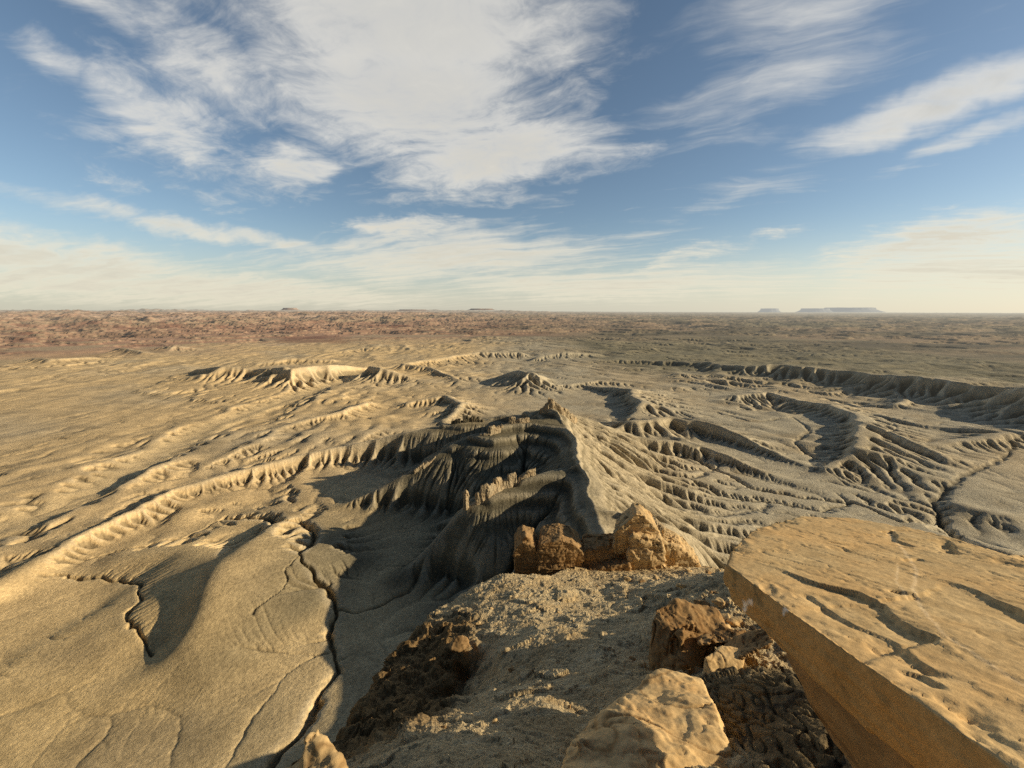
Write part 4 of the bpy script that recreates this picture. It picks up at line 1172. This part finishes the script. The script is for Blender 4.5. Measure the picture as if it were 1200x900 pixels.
def build_spires(sheets):
    Zc, Ac, Zf, Af, Zg, Ag = sheets
    mat = rock_material('spire_shale', (.56, .47, .32), (.38, .31, .205), .25, .35, .5)
    dark = rock_material('dark_shale', (.22, .195, .135), (.12, .11, .08), .25, .35, .5)

    def ht(x, y): return float(bicub(Zg, G0[0], G0[1], G0[2], np.array([x]), np.array([y]))[0])
    k = 0

    def pillar(name, x, y, w, d, hgt, lab, cat, group=None, m=mat, lean=0.0, peaks=2):
        nonlocal k
        z = ht(x, y); rs = np.random.RandomState(500 + k); k += 1
        hulls = []
        for q in range(peaks):
            ox = (q - (peaks - 1) / 2) * w * .75; oy = rs.uniform(-.2, .2) * d; hh = hgt * (1 if q == 0 else rs.uniform(.6, .95)); ww = w * rs.uniform(.8, 1.1)
            pts = []; tp = rs.uniform(.5, .85)
            jx = [rs.uniform(.75, 1.15) for _ in range(5)]; top = [rs.uniform(.68, 1.05) for _ in range(5)]; ro = rs.uniform(0, 6.28)
            for t, r in [(-.7, 1.35), (0, 1.08), (.55, 1.0), (1.0, tp)]:
                for a in range(5):
                    an = ro + a * 6.283 / 5; rr = r * jx[a]
                    pts.append((x + ox + lean * t * hh + .5 * ww * rr * math.cos(an), y + oy + .5 * d * rr * math.sin(an), z + t * hh * (top[a] if t > .9 else 1)))
            hulls.append(pts)
        o = make_rock(name, hulls, max(w, d) / 16, m, max(w, d) * 1.2, 600 + k, lump=.03, bed=.03, bedf=9, chip=.04, grit=.02, crack=.03, smooth=0, block=.10, bf=3.4, bz=.45)
        tag(o, lab, cat, group)
    def fin(name, path, lab, cat, m=mat, size=7.0, thick=3.2):
        """a broken wall of jointed rock along a crest: path = (x, y, height, step length)"""
        nonlocal k
        rs = np.random.RandomState(700 + k); k += 1; hulls = []
        P = np.array([p[:3] for p in path], float)
        for a, b in zip(P[:-1], P[1:]):
            L = math.dist(a[:2], b[:2]); n = max(1, int(L / rs.uniform(2.6, 4.2))); d = (b - a)[:2] / L; nrm = np.array([-d[1], d[0]])
            for q in range(n):
                t0, t1 = q / n - .06, (q + 1) / n + .06; h0 = (a[2] + (b[2] - a[2]) * (q + .5) / n) * rs.uniform(.55, 1.15)
                if rs.rand() < .12: h0 *= .3
                pts = []; off = rs.uniform(-.5, .5); th = thick * rs.uniform(.7, 1.25)
                for t in (t0, t1):
                    c = a[:2] + (b - a)[:2] * t + nrm * off; z = ht(*c)
                    for sd in (-1, 1):
                        for hh, w in ((-3.5, 1.5), (.0, 1.1), (h0 * .75, .9), (h0 * rs.uniform(.85, 1.08), .6)):
                            pts.append((*(c + nrm * sd * w * th / 2 + d * rs.uniform(-.3, .3)), z + hh))
                hulls.append(pts)
        o = make_rock(name, hulls, .30, m, size, 800 + k, lump=.02, bed=.025, bedf=9, chip=.03, grit=.018, crack=.03, smooth=0, block=.07, bf=3.0, bz=.4)
        tag(o, lab, cat)
    pillar('rock_spire', -27.0, 224.5, 4.4, 4.4, 12, 'tall sunlit needle of shale at the tip of the nearer shaded spur', 'rock spire', peaks=1)
    fin('rock_fin', [(-21, 226.5, 5.5), (-15, 228, 8), (-5, 236, 9.5), (5, 240, 7.5), (14, 243, 4)], 'broken sunlit wall of crags along the nearer shaded spur behind the needle', 'rock fin')
    fin('rock_cliff', [(26, 370, 4), (34, 367, 10), (44, 367, 11), (52, 370, 8), (59, 375, 3)], 'jointed cliff of upright columns crowning the summit of the ridge', 'cliff', size=9, thick=7)
    fin('rock_fin', [(-26, 325, 5), (-18, 324.5, 9), (-9, 331, 5)], 'pale lit fin hanging on the farther shaded spur', 'rock fin', thick=5)
    fin('rock_fin', [(-2, 338, 4), (6, 339, 7), (14, 341, 4)], 'small lit fin near the head of the farther spur', 'rock fin', thick=4)
    fin('rock_fin', [(-76, 303, 1.5), (-70, 306, 3), (-62, 312, 1.5)], 'tiny lit stub low on the farther spur', 'rock fin')
    fin('rock_fin', [(-62, 409, 3), (-54, 410, 8), (-46, 411, 9), (-38, 412, 5), (-30, 413, 2)], 'dark toothed fin on the crest of the long fluted ridge', 'rock fin', m=dark, thick=4)
    fin('rock_fin', [(56, 190, 3), (62, 187, 5), (70, 184, 6), (77, 181, 4), (84, 178, 3)], 'shaded cliff on the right shoulder of the ridge, above the tall outcrop', 'rock fin', thick=5)


def build_camera():
    cam = bpy.data.cameras.new('camera'); o = bpy.data.objects.new('camera', cam); COL.objects.link(o)
    cam.sensor_width = 36.0; cam.lens = 36.0 * FPX / 1200.0; cam.clip_start = .05; cam.clip_end = 400000
    o.location = (0, 0, CAM_H); o.rotation_euler = (math.pi / 2 - PITCH, 0, 0)
    SC.camera = o


def build_sun():
    L = bpy.data.lights.new('sun', 'SUN'); L.energy = 5.0; L.angle = math.radians(.5); L.color = (1.0, .825, .565)
    o = bpy.data.objects.new('sun', L); COL.objects.link(o)
    el, az = math.radians(SUN_EL), math.radians(SUN_AZ)
    from mathutils import Vector
    d = Vector((math.sin(az) * math.cos(el), math.cos(az) * math.cos(el), math.sin(el)))
    o.rotation_euler = d.to_track_quat('Z', 'Y').to_euler(); o.location = (200, 0, 400)


SC.view_settings.view_transform = 'Standard'
try: SC.view_settings.look = 'None'
except Exception: pass
SC.view_settings.exposure = 0
SC.cycles.max_bounces = 4
SC.cycles.use_denoising = False
build_camera(); build_sun(); build_world()

sheets = make_terrain(); build_terrain(sheets); build_far(); build_mesas(); build_spires(sheets)
hcrest = build_crest(); slab, gold = build_slab(); build_rocks(hcrest, gold)
